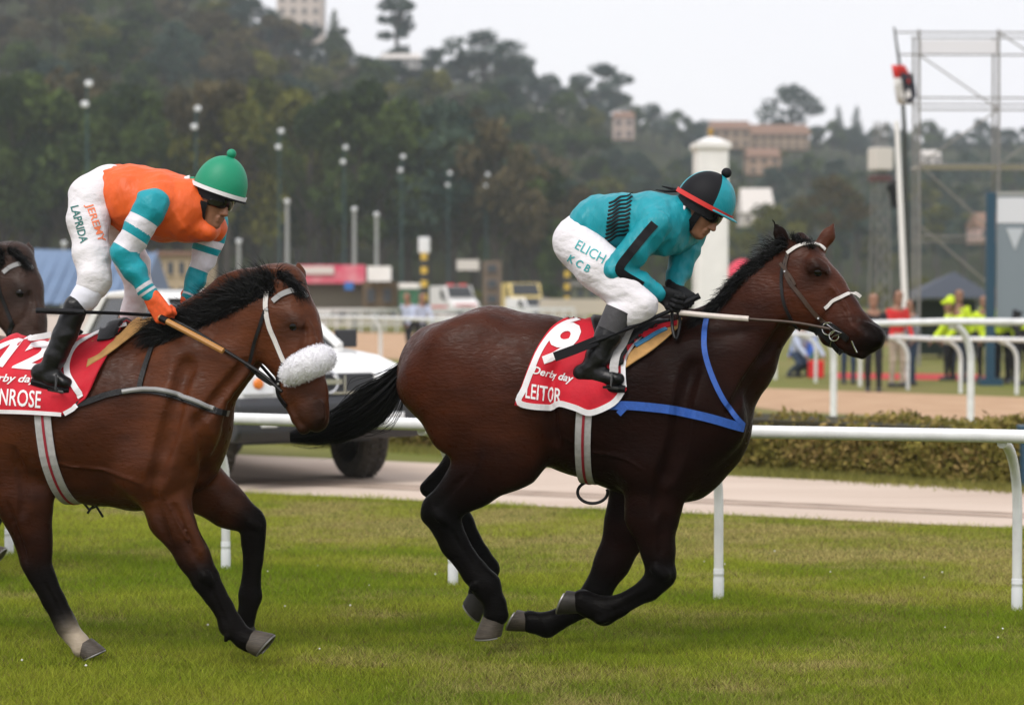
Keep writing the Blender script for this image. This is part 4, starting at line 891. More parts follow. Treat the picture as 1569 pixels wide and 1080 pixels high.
for q in ((1203, 416), (1254, 487)):
    mb = MB(); pp, nn, _k = cast(fr1, T1, *q); mb.lathe([(.001, -.004), (.006, -.004), (.006, .004), (.001, .006)], tuple(pp + nn * .006), 8); mb.build('buckle', M_metal, BR, True)
RE = fr1.root('reins', 'thin dark reins with pale rubber grip running to the leading horse', 'reins')
rope('rein', fr1, [(1040, 478, -60), (1090, 484, -62), (1150, 489, -64), (1215, 494, -68), (1272, 504, -74)], 2.2, M_brown, RE)
rope('rein', fr1, [(1044, 474, 30), (1100, 478, 48), (1180, 486, 40), (1250, 500, 10)], 2.2, M_brown, RE)
rope('rubber_grip', fr1, [(1041, 479, -61), (1090, 484, -63), (1147, 488.5, -65)], 4.2, M_rubber, RE)
rope('rein_loop', fr1, [(1036, 470, -50), (1042, 492, -52), (1036, 520, -66), (1030, 500, -58), (1030, 475, -40)], 2.6, M_leather, RE)

# ================================================================ tack of the second horse
SC2 = fr2.root('saddle_cloth', 'red saddle cloth with white border and number 12 on the second horse', 'saddle cloth')
A = [(-40, 548), (20, 520), (72, 512), (130, 506), (190, 498)]; B = [(-60, 632), (0, 633), (95, 637), (118, 622), (133, 612)]
_, (Vc2, Fc2) = cloth_sheet('cloth', fr2, T2, A, B, 44, 26, .012, M_red, SC2)
TC2 = tri_bvh(Vc2, Fc2); TU2 = union(Vc2, Fc2, V2, Q2)
strap('border', fr2, TU2, [(-40, 552), (20, 525), (72, 514), (80, 512)], 9, M_piping, SC2, .007, .003)
strap('border', fr2, TU2, [(-58, 629), (0, 630), (50, 632), (94, 635)], 6, M_piping, SC2, .007, .003)
strap('border', fr2, TU2, [(195, 500), (165, 507), (140, 518), (117, 532), (105, 552), (104, 574), (114, 592), (126, 610)], 9, M_piping, SC2, .012, .003, dy=-85)
strap('border', fr2, TU2, [(98, 634), (112, 626), (128, 614)], 7, M_piping, SC2, .007, .003)
lettering(fr2, TC2, '12', (42, 545), (70, 6), (32, -42), M_print, SC2, .010, .035)
lettering(fr2, TC2, 'Derby day', (16, 582), (84, 4), (3, -15), M_print, SC2, .010, .02, .25)
lettering(fr2, TC2, 'PENNROSE', (14, 609), (100, 8), (2, -25), M_print, SC2, .010, .012)
SD2 = fr2.root('racing_saddle', 'black racing saddle with tan felt front under the rider in orange', 'saddle')
cloth_sheet('seat', fr2, TC2, [(158, 500), (180, 496), (198, 494), (212, 492)], [(150, 526), (170, 522), (188, 512), (206, 502)], 24, 14, .012, M_leather, SD2)
cloth_sheet('front_pad', fr2, T2, [(240, 498), (224, 492), (205, 497), (180, 520), (142, 528)], [(236, 502), (222, 506), (200, 522), (168, 546), (134, 566)], 26, 8, .016, M_tan, SD2)
strap('stirrup_leather', fr2, TU2, [(128, 505), (114, 530), (98, 560), (84, 580)], 10, M_leather, SD2, .030, .004)
for dy in (-104, 104):
    mb = MB(); mb.tube([fr2.L(*q) for q in ((86, 574, dy - 10), (86, 586, dy - 14), (85, 597, dy - 16), (73, 597, dy - 12), (96, 601, dy - 12), (86, 598, dy + 14), (86, 576, dy + 12))], .006, 6)
    mb.build('stirrup', M_iron, SD2, True)
GI2 = fr2.root('girth', 'pale girth with crimson centre stripe under the second horse', 'girth')
loop_strap('band', fr2, T2, (98, 520, 0), (118, 772, 0), .078, M_grey_strap, GI2, .010)
loop_strap('stripe', fr2, T2, (98, 520, 0), (118, 772, 0), .012, M_girth_red, GI2, .016, .002)
mb = MB(); mb.tube([fr2.L(*q) for q in ((128, 770, -10), (136, 780, -12), (148, 776, -14), (158, 792, -14))], .006, 6); mb.tube([fr2.L(*q) for q in ((132, 772, -10), (146, 770, -14), (134, 786, -14))], .006, 6); mb.build('loose_end', M_leather, GI2, True)
BC2 = fr2.root('breast_girth', 'black breast girth with grey tubing round the chest of the second horse', 'strap')
strap('chest_band', fr2, T2, [(96, 624), (130, 617), (165, 605), (200, 599), (240, 600), (290, 614), (325, 628), (348, 633)], 9, M_leather, BC2, .005, .008)
S = spline([(188, 601), (225, 597), (260, 601), (300, 615), (330, 628)], 5); mb = MB(); mb.tube([cast(fr2, T2, q[0], q[1])[0] + cast(fr2, T2, q[0], q[1])[1] * .014 for q in S], .0115, 8); mb.build('tubing', M_tube, BC2, True)
strap('neck_strap', fr2, T2, [(246, 498), (238, 520), (226, 552), (217, 580), (214, 598)], 8, M_leather, BC2, .004, .005)
BR2 = fr2.root('bridle', 'bridle with white cheekpiece and thick white fleece noseband on the second horse', 'bridle')
strap('browband', fr2, T2, [(418, 462), (432, 451), (450, 445), (462, 447), (470, 456)], 8, M_tube, BR2, .003, .006, 3)
strap('cheekpiece', fr2, T2, [(409, 446), (407, 470), (412, 498), (422, 522), (432, 546), (438, 560)], 7, M_white, BR2, .003, .005, 3)
strap('throat_lash', fr2, T2, [(408, 470), (398, 500), (388, 530), (382, 556)], 5, M_leather, BR2, .003, .005, 3)
strap('lower_cheekpiece', fr2, T2, [(436, 556), (428, 580), (428, 604), (440, 622)], 8, M_leather, BR2, .003, .006, 3)
strap('chin_strap', fr2, T2, [(376, 556), (396, 574), (414, 586), (428, 592)], 7, M_leather, BR2, .003, .006, 3)
for q in ((409, 474), (428, 588)):
    mb = MB(); pp, nn, _k = cast(fr2, T2, *q); mb.lathe([(.001, -.004), (.010, -.004), (.010, .004), (.001, .008)], tuple(pp + nn * .006), 10); mb.build('buckle', M_metal, BR2, True)
fl = SDF(fr2); fl.chain([(446, 572, -76, 17.5), (458, 564, -82, 18.5), (475, 556, -84, 19), (490, 550, -74, 18.5), (497, 549, -62, 17)], .03)
V, Q, _c = fl.mesh(.006, None, waves(31, .004, 330)); _fo = mk('fleece_noseband', V, Q, M_fleece, BR2)
_nm = np.zeros((len(_fo.data.vertices), 3), dtype=np.float32); _fo.data.vertices.foreach_get('normal', _nm.ravel()); _rr = np.random.default_rng(8); _st = []
for i in _rr.integers(0, len(V), 5000):
    d = _nm[i] + _rr.normal(0, .55, 3); d /= np.linalg.norm(d); e = d + _rr.normal(0, .8, 3) + [0, 0, -.3]; p = V[i] + _rr.normal(0, .003, 3); _st.append([p, p + d * .002, p + d * .0035 + e * .0015, p + d * .004 + e * .003])
_sv, _sq = strands(_st, 3, .0028); mk('wool', _sv, _sq, M_fleece, _fo, False)
BR3 = empty('bridle', tuple(H3.location), -YAW, 'black bridle on the almost black horse at the edge of the picture', 'bridle'); BR3.scale = (SC3,) * 3
for o in [o for o in BR2.children if o.name.split('.')[0] in ('browband', 'cheekpiece', 'throat_lash', 'lower_cheekpiece', 'chin_strap')]:
    c_ = o.copy(); C.objects.link(c_); c_.parent = BR3
    if 'cheekpiece' == o.name.split('.')[0]: c_.data = o.data.copy(); c_.data.materials.clear(); c_.data.materials.append(M_leather)
RE2 = fr2.root('reins', 'black reins of the second horse held in the orange gloves', 'reins')
rope('rein', fr2, [(256, 486, -66), (300, 508, -70), (350, 540, -72), (400, 572, -76), (432, 600, -82)], 2.6, M_leather, RE2)
rope('rein', fr2, [(285, 478, 40), (340, 500, 50), (400, 560, 30), (450, 620, 0)], 2.6, M_leather, RE2)
# ================================================================ riders
M_skin = mat('skin', (.26, .12, .07), rough=.5, spec=.35, noise=.15, nscale=40, bump=.05, bscale=300)
M_breech = mat('white_breeches', (.74, .71, .74), rough=.75, noise=.05, nscale=20, bump=.7, bscale=12, stretch=(1, 1, 1.5))
M_sock = mat('white_sock', (.72, .72, .80), rough=.8, bump=.1, bscale=200)
M_boot = mat('black_boot', (.006, .006, .007), rough=.33, spec=.32, noise=.4, nscale=20, bump=.2, bscale=35)
M_bootgrey = mat('grey_boot_top', (.05, .048, .052), rough=.6, noise=.2, nscale=20, bump=.15, bscale=60)
M_bglove = mat('black_glove', (.007, .007, .008), rough=.65, spec=.2)
M_oglove = mat('orange_glove', (.75, .10, .02), rough=.6, noise=.15, nscale=60)
M_black = mat('black_fabric', (.006, .006, .008), rough=.6, spec=.18)
M_goggle = mat('goggle_lens', (.008, .008, .010), rough=.08, spec=.6)
M_lens = mat('goggle_glint', (.20, .20, .22), rough=.06, spec=.8)
M_teal = mat('teal_silk', (.008, .27, .33), rough=.45, spec=.3, noise=.08, nscale=10, bump=.7, bscale=11, stretch=(1.6, 1, .7))
M_hred = mat('red_band', (.60, .03, .025), rough=.55)
M_hgreen = mat('green_cap', (.004, .25, .13), rough=.5, spec=.4, bump=.05, bscale=60)
M_hair2 = mat('dark_hair', (.012, .009, .008), rough=.6)
M_tprint = mat('teal_print', (.05, .38, .40), rough=.7)
M_gprint = mat('green_print', (.03, .16, .15), rough=.7)
M_oprint = mat('orange_print', (.85, .22, .10), rough=.7)

def sleeve_mat(name, bands):
    """bands: (upper limit of the arm parameter, colour); crisp woven bands along a sleeve"""
    m = mat(name, (1, 1, 1), rough=.45, spec=.3, bump=.65, bscale=13); t = m.node_tree; n = t.nodes; p = n['Principled BSDF']
    a = n.new('ShaderNodeAttribute'); a.attribute_name = 'along'; rp = n.new('ShaderNodeValToRGB'); rp.color_ramp.interpolation = 'CONSTANT'
    el = rp.color_ramp.elements; el[0].position = 0; el[0].color = (*bands[0][1], 1); el[1].position = bands[0][0] / 2; el[1].color = (*bands[1][1], 1)
    for i in range(2, len(bands)): e = el.new(bands[i - 1][0] / 2); e.color = (*bands[i][1], 1)
    sc_ = n.new('ShaderNodeMath'); sc_.operation = 'MULTIPLY'; sc_.inputs[1].default_value = .5
    t.links.new(a.outputs['Fac'], sc_.inputs[0]); t.links.new(sc_.outputs[0], rp.inputs['Fac']); t.links.new(rp.outputs['Color'], p.inputs['Base Color'])
    return m
def sleeve(fr, name, nodes, m, parent, seed, h=.006, amp=.011):
    s = SDF(fr).chain(nodes, .02); V, Q, _ = s.mesh(h, None, waves(seed, amp, 55))
    J = [fr.L(*q[:3]) for q in nodes]; seg = [np.linalg.norm(J[i + 1] - J[i]) for i in range(len(J) - 1)]
    half = len(nodes) // 2; al = np.zeros(len(V)); best = np.full(len(V), 9.0)
    La, Lb = sum(seg[:half]), sum(seg[half:]); acc = 0
    for i, p in enumerate(s.p):
        d, t = SDF.dist(p, V, True); u = (sum(seg[:i]) + t * seg[i]); u = np.where(u <= La, u / La, 1 + (u - La) / Lb)
        k = d < best; al[k] = u[k]; best[k] = d[k]
    o = mk(name, V, Q, m, parent, True, None, {'along': al}); return o, bvh(V, Q)
def garment(fr, name, chains, m, parent, seed, h=.007, amp=.008, freq=42, k=.03, extra=None, aniso=(1, 1, 1)):
    s = SDF(fr)
    for c in chains: s.chain(c, k)
    if extra: extra(s)
    w1, w2 = waves(seed, amp, freq, aniso=aniso), waves(seed + 50, amp * .45, freq * 2.4, aniso=aniso)
    V, Q, _ = s.mesh(h, None, (lambda P: w1(P) + w2(P)) if amp else None); o = mk(name, V, Q, m, parent); return o, bvh(V, Q)
def glove(fr, name, wrist, knuck, spread, curl, m, parent, h=.0035, sz=1.0):
    """a closed hand: palm, four bent fingers of different length, thumb laid across"""
    w_ = np.array(fr.L(*wrist)); k_ = np.array(fr.L(*knuck)); u = k_ - w_; u /= np.linalg.norm(u); v = np.array(spread, float); v -= u * (v @ u); v /= np.linalg.norm(v)
    c = np.array(curl, float); c -= u * (c @ u); c -= v * (c @ v); c /= np.linalg.norm(c); s = SDF(fr)
    k_ = w_ + u * .088 * sz
    for i in range(4):
        b = k_ + v * (i - 1.5) * .020 * sz; s.cone(w_ + v * (i - 1.5) * .012 * sz, b, .019 * sz, .0145 * sz, k=.012)
        l = (.040, .045, .042, .034)[i] * sz
        j1 = b + (u * .35 + c * .94) * l; j2 = j1 + (-u * .75 + c * .6) * l * .75; j3 = j2 + (-u * .9 - c * .3) * l * .5
        r = (.0105, .0108, .0103, .0092)[i] * sz
        s.cone(b, j1, r * 1.1, r, k=.004); s.cone(j1, j2, r, r * .92, k=.004); s.cone(j2, j3, r * .92, r * .8, k=.004)
    t0 = w_ + u * .03 * sz - v * .024 * sz; t1 = t0 + (u * .6 + c * .6 - v * .35) * .040 * sz; t2 = t1 + (u * .45 + c * .55 + v * .6) * .034 * sz
    s.cone(t0, t1, .0155 * sz, .012 * sz, k=.01); s.cone(t1, t2, .012 * sz, .009 * sz, k=.004)
    s.cone(w_ - u * .03 * sz, w_ + u * .01, .024 * sz, .024 * sz, k=.012)
    V, Q, _ = s.mesh(h); return mk(name, V, Q, m, parent)
def dome(fr, c, fdir, up, a, b, hgt, m, parent, name='shell', n=40, colours=None, lo=-.12):
    """helmet shell: half ellipsoid, fdir/up are (x, z) in the picture plane, lateral axis = y"""
    f = np.array([fdir[0], 0, fdir[1]]); f /= np.linalg.norm(f); z = np.array([up[0], 0, up[1]]); z -= f * (z @ f); z /= np.linalg.norm(z); y = np.cross(z, f)
    V = []; Fc = []; rows = 18
    for i in range(rows):
        e = lo + (math.pi / 2 - lo) * i / (rows - 1)
        for k in range(n):
            t = 2 * math.pi * k / n; V.append(c + f * a * math.cos(e) * math.cos(t) + y * b * math.cos(e) * math.sin(t) + z * hgt * math.sin(e))
    for i in range(rows - 1):
        for k in range(n): Fc.append((i * n + k, i * n + (k + 1) % n, (i + 1) * n + (k + 1) % n, (i + 1) * n + k))
    o = mk(name, V, Fc, m[0] if isinstance(m, list) else m, parent)
    if isinstance(m, list):
        for x in m[1:]: o.data.materials.append(x)
        idx = []
        for i in range(rows - 1):
            for k in range(n): idx.append(colours(2 * math.pi * (k + .5) / n))
        o.data.polygons.foreach_set('material_index', idx)
    solid(o, .006, 1)
    return (f, y, z), o
def ring_band(c, ax, a, b, e, hgt, wd, m, parent, name='band', t0=0, t1=2 * math.pi, n=60, off=.003, th=.003):
    f, y, z = ax; P = []; N = []
    for k in range(n):
        t = t0 + (t1 - t0) * k / (n - 1 if t1 - t0 < 6.2 else n); P.append(c + f * (a + off) * math.cos(e) * math.cos(t) + y * (b + off) * math.cos(e) * math.sin(t) + z * hgt * math.sin(e))
        N.append(f * math.cos(t) / a + y * math.sin(t) / b); N[-1] = N[-1] / np.linalg.norm(N[-1])
    V, Fc = ribbon(P, N, wd, th, t1 - t0 > 6.2); return mk(name, V, Fc, m, parent, False)
def peak(c, ax, a, b, ln, m, parent):
    f, y, z = ax; V = []; n = 22
    for k in range(n):
        t = -1.15 + 2.3 * k / (n - 1)
        for q, dz in ((.97, -.006), (1.0 + ln * (math.cos(t) ** .8), -.016)): V.append(c + f * a * q * math.cos(t) + y * b * q * math.sin(t) + z * dz)
    Fc = [(2 * k, 2 * k + 1, 2 * k + 3, 2 * k + 2) for k in range(n - 1)]
    return solid(mk('peak', V, Fc, m, parent), .004)
def head_sdf(s, fr, c, fwd, up, scale=1.0, turn=0.0):
    """face: fwd/up in the picture plane, turn towards the camera"""
    f = np.array([fwd[0], 0, fwd[1]], float); f /= np.linalg.norm(f); z = np.array([up[0], 0, up[1]], float); z -= f * (z @ f); z /= np.linalg.norm(z); y = np.cross(z, f)
    f2 = f * math.cos(turn) + np.array([0, -1, 0]) * math.sin(turn); y = np.cross(z, f2); f = f2; k = scale
    P = lambda a, b, d: c + (f * a + y * b + z * d) * k
    s.cone(P(-.015, 0, .03), P(.02, 0, .025), .092 * k, .088 * k, k=.03)
    s.cone(P(.03, 0, -.02), P(.045, 0, -.075), .066 * k, .047 * k, k=.03)
    for sg in (-1, 1):
        s.cone(P(.045, .040 * sg, -.02), P(.052, .028 * sg, -.06), .030 * k, .024 * k, k=.02)   # cheeks
        s.cone(P(.0, .052 * sg, -.055), P(.055, .018 * sg, -.10), .026 * k, .022 * k, k=.02)      # jaw
        s.cone(P(-.015, .080 * sg, .012), P(-.020, .083 * sg, -.018), .018 * k, .012 * k, .007, .006, k=.008)          # ear
        s.cone(P(.088, .032 * sg, .018), P(.080, .050 * sg, .012), .012 * k, .010 * k, k=.015)    # brow
        s.ball(P(.092, .031 * sg, -.002), .016 * k, k=.01, sub=True)
        s.ball(P(.083, .031 * sg, -.002), .0125 * k, k=.004)
        s.cone(P(.106, .010 * sg, -.042), P(.100, .012 * sg, -.044), .008 * k, .008 * k, k=.008)
    s.cone(P(.092, 0, .005), P(.118, 0, -.038), .010 * k, .0125 * k, k=.012)   # nose
    s.cone(P(.095, -.016, -.064), P(.095, .016, -.064), .0095 * k, .0095 * k, k=.006)     # upper lip
    s.cone(P(.093, -.014, -.077), P(.093, .014, -.077), .0095 * k, .0095 * k, k=.006)     # lower lip
    s.cone(P(.104, -.018, -.0705), P(.104, .018, -.0705), .0035, .0035, k=.003, sub=True)
    s.cone(P(.075, 0, -.105), P(.082, 0, -.104), .022 * k, .018 * k, k=.02)      # chin
    return P

# ---------------------------------------------------------------- the rider in turquoise
J1 = fr1.root('person', 'jockey in turquoise and black silks crouched over the leading horse, chequered cap', 'person')
hc1 = np.array(fr1.L(1075, 322, 0))
hd = SDF(fr1)
headP1 = head_sdf(hd, fr1, hc1, (.80, -.60), (.60, .80), .93, R(22))
# one body under the clothes: neck, trunk and limbs
hd.chain([(1062, 338, 0, 17, 17), (1038, 328, 0, 21, 20), (1000, 342, 0, 34, 44), (940, 345, 0, 32, 42), (892, 358, 0, 24, 30)], .03)
for sg in (-1, 1):
    hd.chain([(886, 374, 30 * sg, 24), (926, 414, 58 * sg, 20), (978, 464, 76 * sg, 15), (946, 482, 84 * sg, 15), (912, 548, 90 * sg, 10), (906, 570, 90 * sg, 9)], .02)
hd.chain([(1006, 346, -58, 20), (944, 416, -74, 15), (1010, 448, -50, 10)], .02)
hd.chain([(1052, 358, 46, 18), (1034, 425, 28, 12), (1034, 440, 10, 10)], .02)
V, Q, _ = hd.mesh(.0055); mk('body', V, Q, M_skin, J1); TB1 = bvh(V, Q)
_, TS1 = garment(fr1, 'silk_shirt', [[(906, 346, 0, 38, 52), (920, 344, 0, 43, 58), (948, 343, 0, 46, 62), (1000, 342, 0, 47, 64), (1034, 334, 0, 34, 44), (1044, 331, 0, 24, 26)],
    [(1004, 345, -58, 29, 22), (990, 360, -60, 24)], [(1058, 354, 44, 27, 22), (1056, 364, 46, 24)], [(1010, 352, -30, 40, 30), (1040, 354, 20, 34, 30)]], M_teal, J1, 11, .0065, .011, 36, .03, None, (1.6, 1, .6))
_, TA1 = sleeve(fr1, 'sleeve', [(1004, 346, -62, 25), (972, 384, -72, 22.5), (943, 414, -78, 20.5), (978, 433, -68, 16.5), (1012, 450, -54, 12)], M_teal, J1, 12)
sleeve(fr1, 'sleeve', [(1058, 356, 48, 24), (1050, 385, 40, 22), (1042, 410, 32, 19), (1036, 425, 22, 16), (1034, 440, 10, 13)], M_teal, J1, 13)
# knitted stripes and the broken zigzag on the back
strap('stripe', fr1, TA1, [(1003, 343), (985, 364), (964, 390), (951, 407), (950, 416), (962, 425), (984, 438)], 13.5, M_black, J1, .002, .002, 3, dy=-90)
for i in range(11):
    y0 = 302 + i * 5.9; xo = -i * .6
    strap('zigzag_bar', fr1, TS1, [(969 + xo, y0 - 7 + .4 * i), (961 + xo, y0 - 1), (951 + xo, y0), (941 + xo, y0 + 7), (933 + xo, y0 + 10)], 3.4, M_black, J1, .002, .002, 4, dy=-55)
mb = MB(); 
f_ = np.array([.94, 0, -.35]); y_ = np.array([0, 1, 0]); z_ = np.cross(f_, y_)
cc = np.array(fr1.L(1046, 336, 0)); mb.tube([cc + (np.array([.35, 0, .94]) * math.cos(t) * .108 + y_ * math.sin(t) * .10) for t in np.linspace(0, 2 * math.pi, 31)], .008, 8, False); mb.build('collar', M_piping, J1, True)
def br1(s):
    s.blob(880, 366, -22, 30, 30, .04); s.blob(880, 366, 22, 30, 30, .04)
_, TBr1 = garment(fr1, 'breeches', [[(894, 354, 0, 31, 42), (886, 374, 0, 35, 43)]] + [[(886, 374, 34 * sg, 37, 34), (922, 412, 62 * sg, 35, 31), (955, 444, 72 * sg, 29, 26), (984, 468, 79 * sg, 21.5, 21), (966, 480, 83 * sg, 20, 19), (946, 484, 86 * sg, 19, 19)] for sg in (-1, 1)], M_breech, J1, 14, .0065, .006, 34, .03, br1)
lettering(fr1, TBr1, 'ELICH', (905, 386), (42, 24), (7, -13), M_tprint, J1, .003, .0)
lettering(fr1, TBr1, 'K C B', (888, 404), (32, 18), (6, -10), M_tprint, J1, .003, .015)
for sg in (-1, 1):
    garment(fr1, 'boot', [[(942, 493, 88 * sg, 19), (931, 516, 92 * sg, 20), (916, 546, 95 * sg, 17.5), (906, 564, 95 * sg, 16)], [(891, 572, 95 * sg, 14, 12), (918, 575, 97 * sg, 14, 12), (947, 581, 100 * sg, 10, 12)]], M_boot, J1, 15, .0055, .004, 50, .015)
    mb = MB(); a, b = np.array(fr1.L(950, 476, 87 * sg)), np.array(fr1.L(935, 508, 91.5 * sg))
    mb.tube([a, a + (b - a) * .5, b], [.069, .067, .065], 18); mb.build('boot_cuff', M_bootgrey, J1, True)
    mb = MB(); P0 = [fr1.L(878 + 20 * k, 586 + 2.6 * k - (1 if k == 0 else 0), (95 + 1.2 * k) * sg) for k in range(5)]; mb.tube(P0, [.020, .024, .024, .024, .016], 8); mb.build('boot_sole', M_black, J1, True)
glove(fr1, 'glove', (1012, 450, -54), (1040, 462, -52), (.35, -.2, .9), (-.2, .1, -1), M_bglove, J1, sz=1.05)
glove(fr1, 'glove', (1034, 440, 6), (1056, 455, -4), (.2, .9, .3), (-.2, -.1, -1), M_bglove, J1, sz=1.0)
hcap = np.array(fr1.L(1081, 310, 0))
HE1 = empty('cap', (0, 0, 0)); HE1.parent = J1
def quarters(t):
    a = (t + 2 * math.pi - .35) % (2 * math.pi); return int(a / (math.pi / 2)) % 2
ax1, _o = dome(fr1, hcap, (.876, -.483), (.483, .876), .131, .112, .140, [M_black, M_teal], HE1, 'shell', 48, quarters)
ring_band(hcap, ax1, .134, .115, -.06, .13, .021, M_hred, HE1, 'band', off=.009)
ring_band(hcap - ax1[2] * .022, ax1, .122, .105, -.1, .13, .045, M_black, HE1, 'lining', .95, 2 * math.pi - .95, off=.0)
peak(hcap, ax1, .134, .115, .30, M_teal, HE1)
for t in (R(20), R(110), R(200), R(290)):
    pass
mb = MB(); pc = hcap + ax1[2] * .163 + ax1[0] * .02; mb.lathe([(.024 * math.sin(math.pi * i / 10) + 1e-5, -.024 * math.cos(math.pi * i / 10)) for i in range(11)], tuple(pc), 14); mb.build('pompom', M_black, HE1, True)
mb = MB(); kb = hcap - ax1[0] * .13 - ax1[2] * .01; mb.tube([kb, kb + Vector((-.05, 0, .012)), kb + Vector((-.085, .01, .022))], [.008, .006, .002], 6); mb.tube([kb, kb + Vector((-.06, -.02, -.004)), kb + Vector((-.11, -.02, .004))], [.008, .006, .002], 6); mb.build('ribbon_tie', M_black, HE1, True)
def goggles(P, k, parent, strap_m, lens_m, fr, glint=None):
    V = []; Fc = []; n = 24; rows = 6
    for j in range(rows):
        zz = -.028 + .058 * j / (rows - 1)
        for i in range(n):
            t = -1.25 + 2.5 * i / (n - 1); bul = 1 - ((j - 2.5) / 3.2) ** 2 * .10; dip = .012 * math.exp(-(t / .22) ** 2) if j == 0 else 0
            V.append(P(.030 + .078 * math.cos(t) * bul, .086 * math.sin(t) * bul, zz + .008 + dip))
    Fc = [(j * n + i, j * n + i + 1, (j + 1) * n + i + 1, (j + 1) * n + i) for j in range(rows - 1) for i in range(n - 1)]
    o = solid(mk('goggles', V, Fc, lens_m, parent), .005)
    Vs = [P(.030 + .100 * math.cos(t), .090 * math.sin(t), .012) for t in np.linspace(1.2, 2 * math.pi - 1.2, 30)]; Ns = [Vector(P(.030 + .2 * math.cos(t), .2 * math.sin(t), .012)) - Vector(P(.030, 0, .012)) for t in np.linspace(1.2, 2 * math.pi - 1.2, 30)]
    Vv, Ff = ribbon(Vs, [x.normalized() for x in Ns], .020, .003); mk('goggle_strap', Vv, Ff, strap_m, o, False)
    return o
goggles(headP1, 1, J1, M_black, M_goggle, fr1)
def chinstrap(P, parent, m=None):
    Vs = [P(-.022 + .06 * (1 - math.cos(t)) * .55, .088 * math.cos(t), -.012 - .115 * math.sin(t)) for t in np.linspace(0, math.pi, 26)]
    Ns = [(Vector(p) - Vector(P(.0, 0, -.02))).normalized() for p in Vs]; Vv, Ff = ribbon(Vs, Ns, .034, .004); return mk('chin_strap', Vv, Ff, m or M_black, parent, False)
chinstrap(headP1, J1)
def hairpatch(P, parent):
    s = SDF(); s.cone(P(-.035, 0, .01), P(-.055, 0, -.035), .078, .055, k=.02); V, Q, _ = s.mesh(.007, None, waves(77, .006, 160)); return mk('hair', V, Q, M_hair2, parent)
hairpatch(headP1, J1)
# the whip in his near hand
WH1 = fr1.root('whip', 'black padded whip held along the boot by the jockey in turquoise', 'whip')
rope('shaft', fr1, [(1071, 454, -58), (1040, 470, -62), (990, 492, -84), (930, 516, -112), (900, 528, -116)], 3.2, M_black, WH1)
rope('handle', fr1, [(1072, 453, -58), (1050, 464, -60), (1034, 473, -64)], 4.8, M_black, WH1)
mb = MB(); P = [np.array(fr1.L(*q)) for q in ((915, 522, -114), (880, 536, -118), (850, 547, -120))]; V, Fc = ribbon(P, [Vector((0, -1, .1))] * 3, 14 / fr1.s, .010); mk('flap', V, Fc, M_black, WH1, False)

# ---------------------------------------------------------------- the rider in orange
J2 = fr2.root('person', 'jockey in orange silks with teal and white sleeves and green cap, standing in stirrups', 'person')
hc2 = np.array(fr2.L(324, 306, 0))
hd = SDF(fr2)
headP2 = head_sdf(hd, fr2, hc2, (.94, -.34), (.34, .94), .95, R(24))
hd.chain([(306, 324, 0, 19, 19), (286, 312, 0, 23, 22), (255, 318, 0, 38, 46), (205, 308, 0, 34, 44), (160, 296, 0, 24, 30)], .03)
hd.chain([(148, 302, -28, 24), (141, 390, -60, 17), (147, 434, -74, 15), (118, 468, -84, 14), (84, 550, -92, 10), (76, 568, -92, 9)], .02)
hd.chain([(160, 300, 28, 24), (190, 376, 54, 16), (212, 436, 74, 14), (196, 490, 84, 14), (170, 550, 92, 10), (165, 568, 92, 9)], .02)
hd.chain([(233, 316, -62, 19), (190, 387, -82, 14), (230, 450, -74, 10)], .02)
hd.chain([(326, 348, 44, 17), (312, 395, 40, 13), (292, 446, 30, 10), (286, 462, 28, 10)], .02)
V, Q, _ = hd.mesh(.0055); mk('body', V, Q, M_skin, J2)
M_or = mat('orange_silk', (.74, .115, .022), rough=.45, spec=.3, noise=.08, nscale=10, bump=.7, bscale=11, stretch=(1.6, 1, .7))
_, TS2 = garment(fr2, 'silk_shirt', [[(170, 290, 0, 36, 46), (184, 298, 0, 43, 56), (208, 306, 0, 52, 62), (255, 317, 0, 53, 66), (284, 319, 0, 46, 54), (290, 316, 0, 32, 34)], [(238, 314, -50, 28, 24), (230, 320, -52, 26)], [(326, 348, 36, 23, 22), (296, 338, 30, 32, 30)], [(290, 344, 0, 28, 40), (318, 354, 0, 17, 30)]], M_or, J2, 21, .0065, .010, 36, .03, None, (1.6, 1, .6))
T_ = (.008, .29, .35); W_ = (.66, .64, .68)
MS2 = sleeve_mat('banded_sleeve', [(.30, T_), (.50, W_), (.66, T_), (.93, W_), (1.74, T_), (1.82, W_), (1.88, T_), (1.93, W_), (2.0, T_)])
_, TA2 = sleeve(fr2, 'sleeve', [(234, 314, -66, 26), (213, 350, -76, 22), (189, 387, -86, 19.5), (208, 418, -82, 17), (231, 452, -76, 12.5)], MS2, J2, 22)
MS3 = sleeve_mat('banded_sleeve_far', [(.42, T_), (.62, W_), (.82, T_), (1.30, W_), (1.9, T_), (1.95, W_), (2.0, T_)])
sleeve(fr2, 'sleeve', [(327, 346, 46, 24), (320, 370, 44, 21), (312, 396, 42, 18.5), (300, 428, 36, 15), (288, 456, 28, 12)], MS3, J2, 23)
_, TBr2 = garment(fr2, 'breeches', [[(168, 288, 0, 36, 46), (148, 300, 0, 36, 46)], [(141, 303, -34, 37, 34), (135, 340, -50, 31, 29), (141, 390, -64, 27, 26), (145, 428, -74, 25, 24), (141, 438, -76, 22, 22)],
     [(160, 300, 34, 38, 34), (182, 352, 48, 32, 28), (204, 404, 64, 25, 24), (214, 444, 74, 20, 20), (206, 470, 80, 18, 18), (198, 492, 84, 17, 17)]], M_breech, J2, 24, .0065, .0055, 34, .03)
garment(fr2, 'sock', [[(143, 436, -76, 21), (132, 454, -80, 19), (116, 472, -85, 17.5)]], M_sock, J2, 25, .006, .003, 90)
lettering(fr2, TBr2, 'JEREMY', (145, 342), (20, 58), (14, -4), M_oprint, J2, .003, .012)
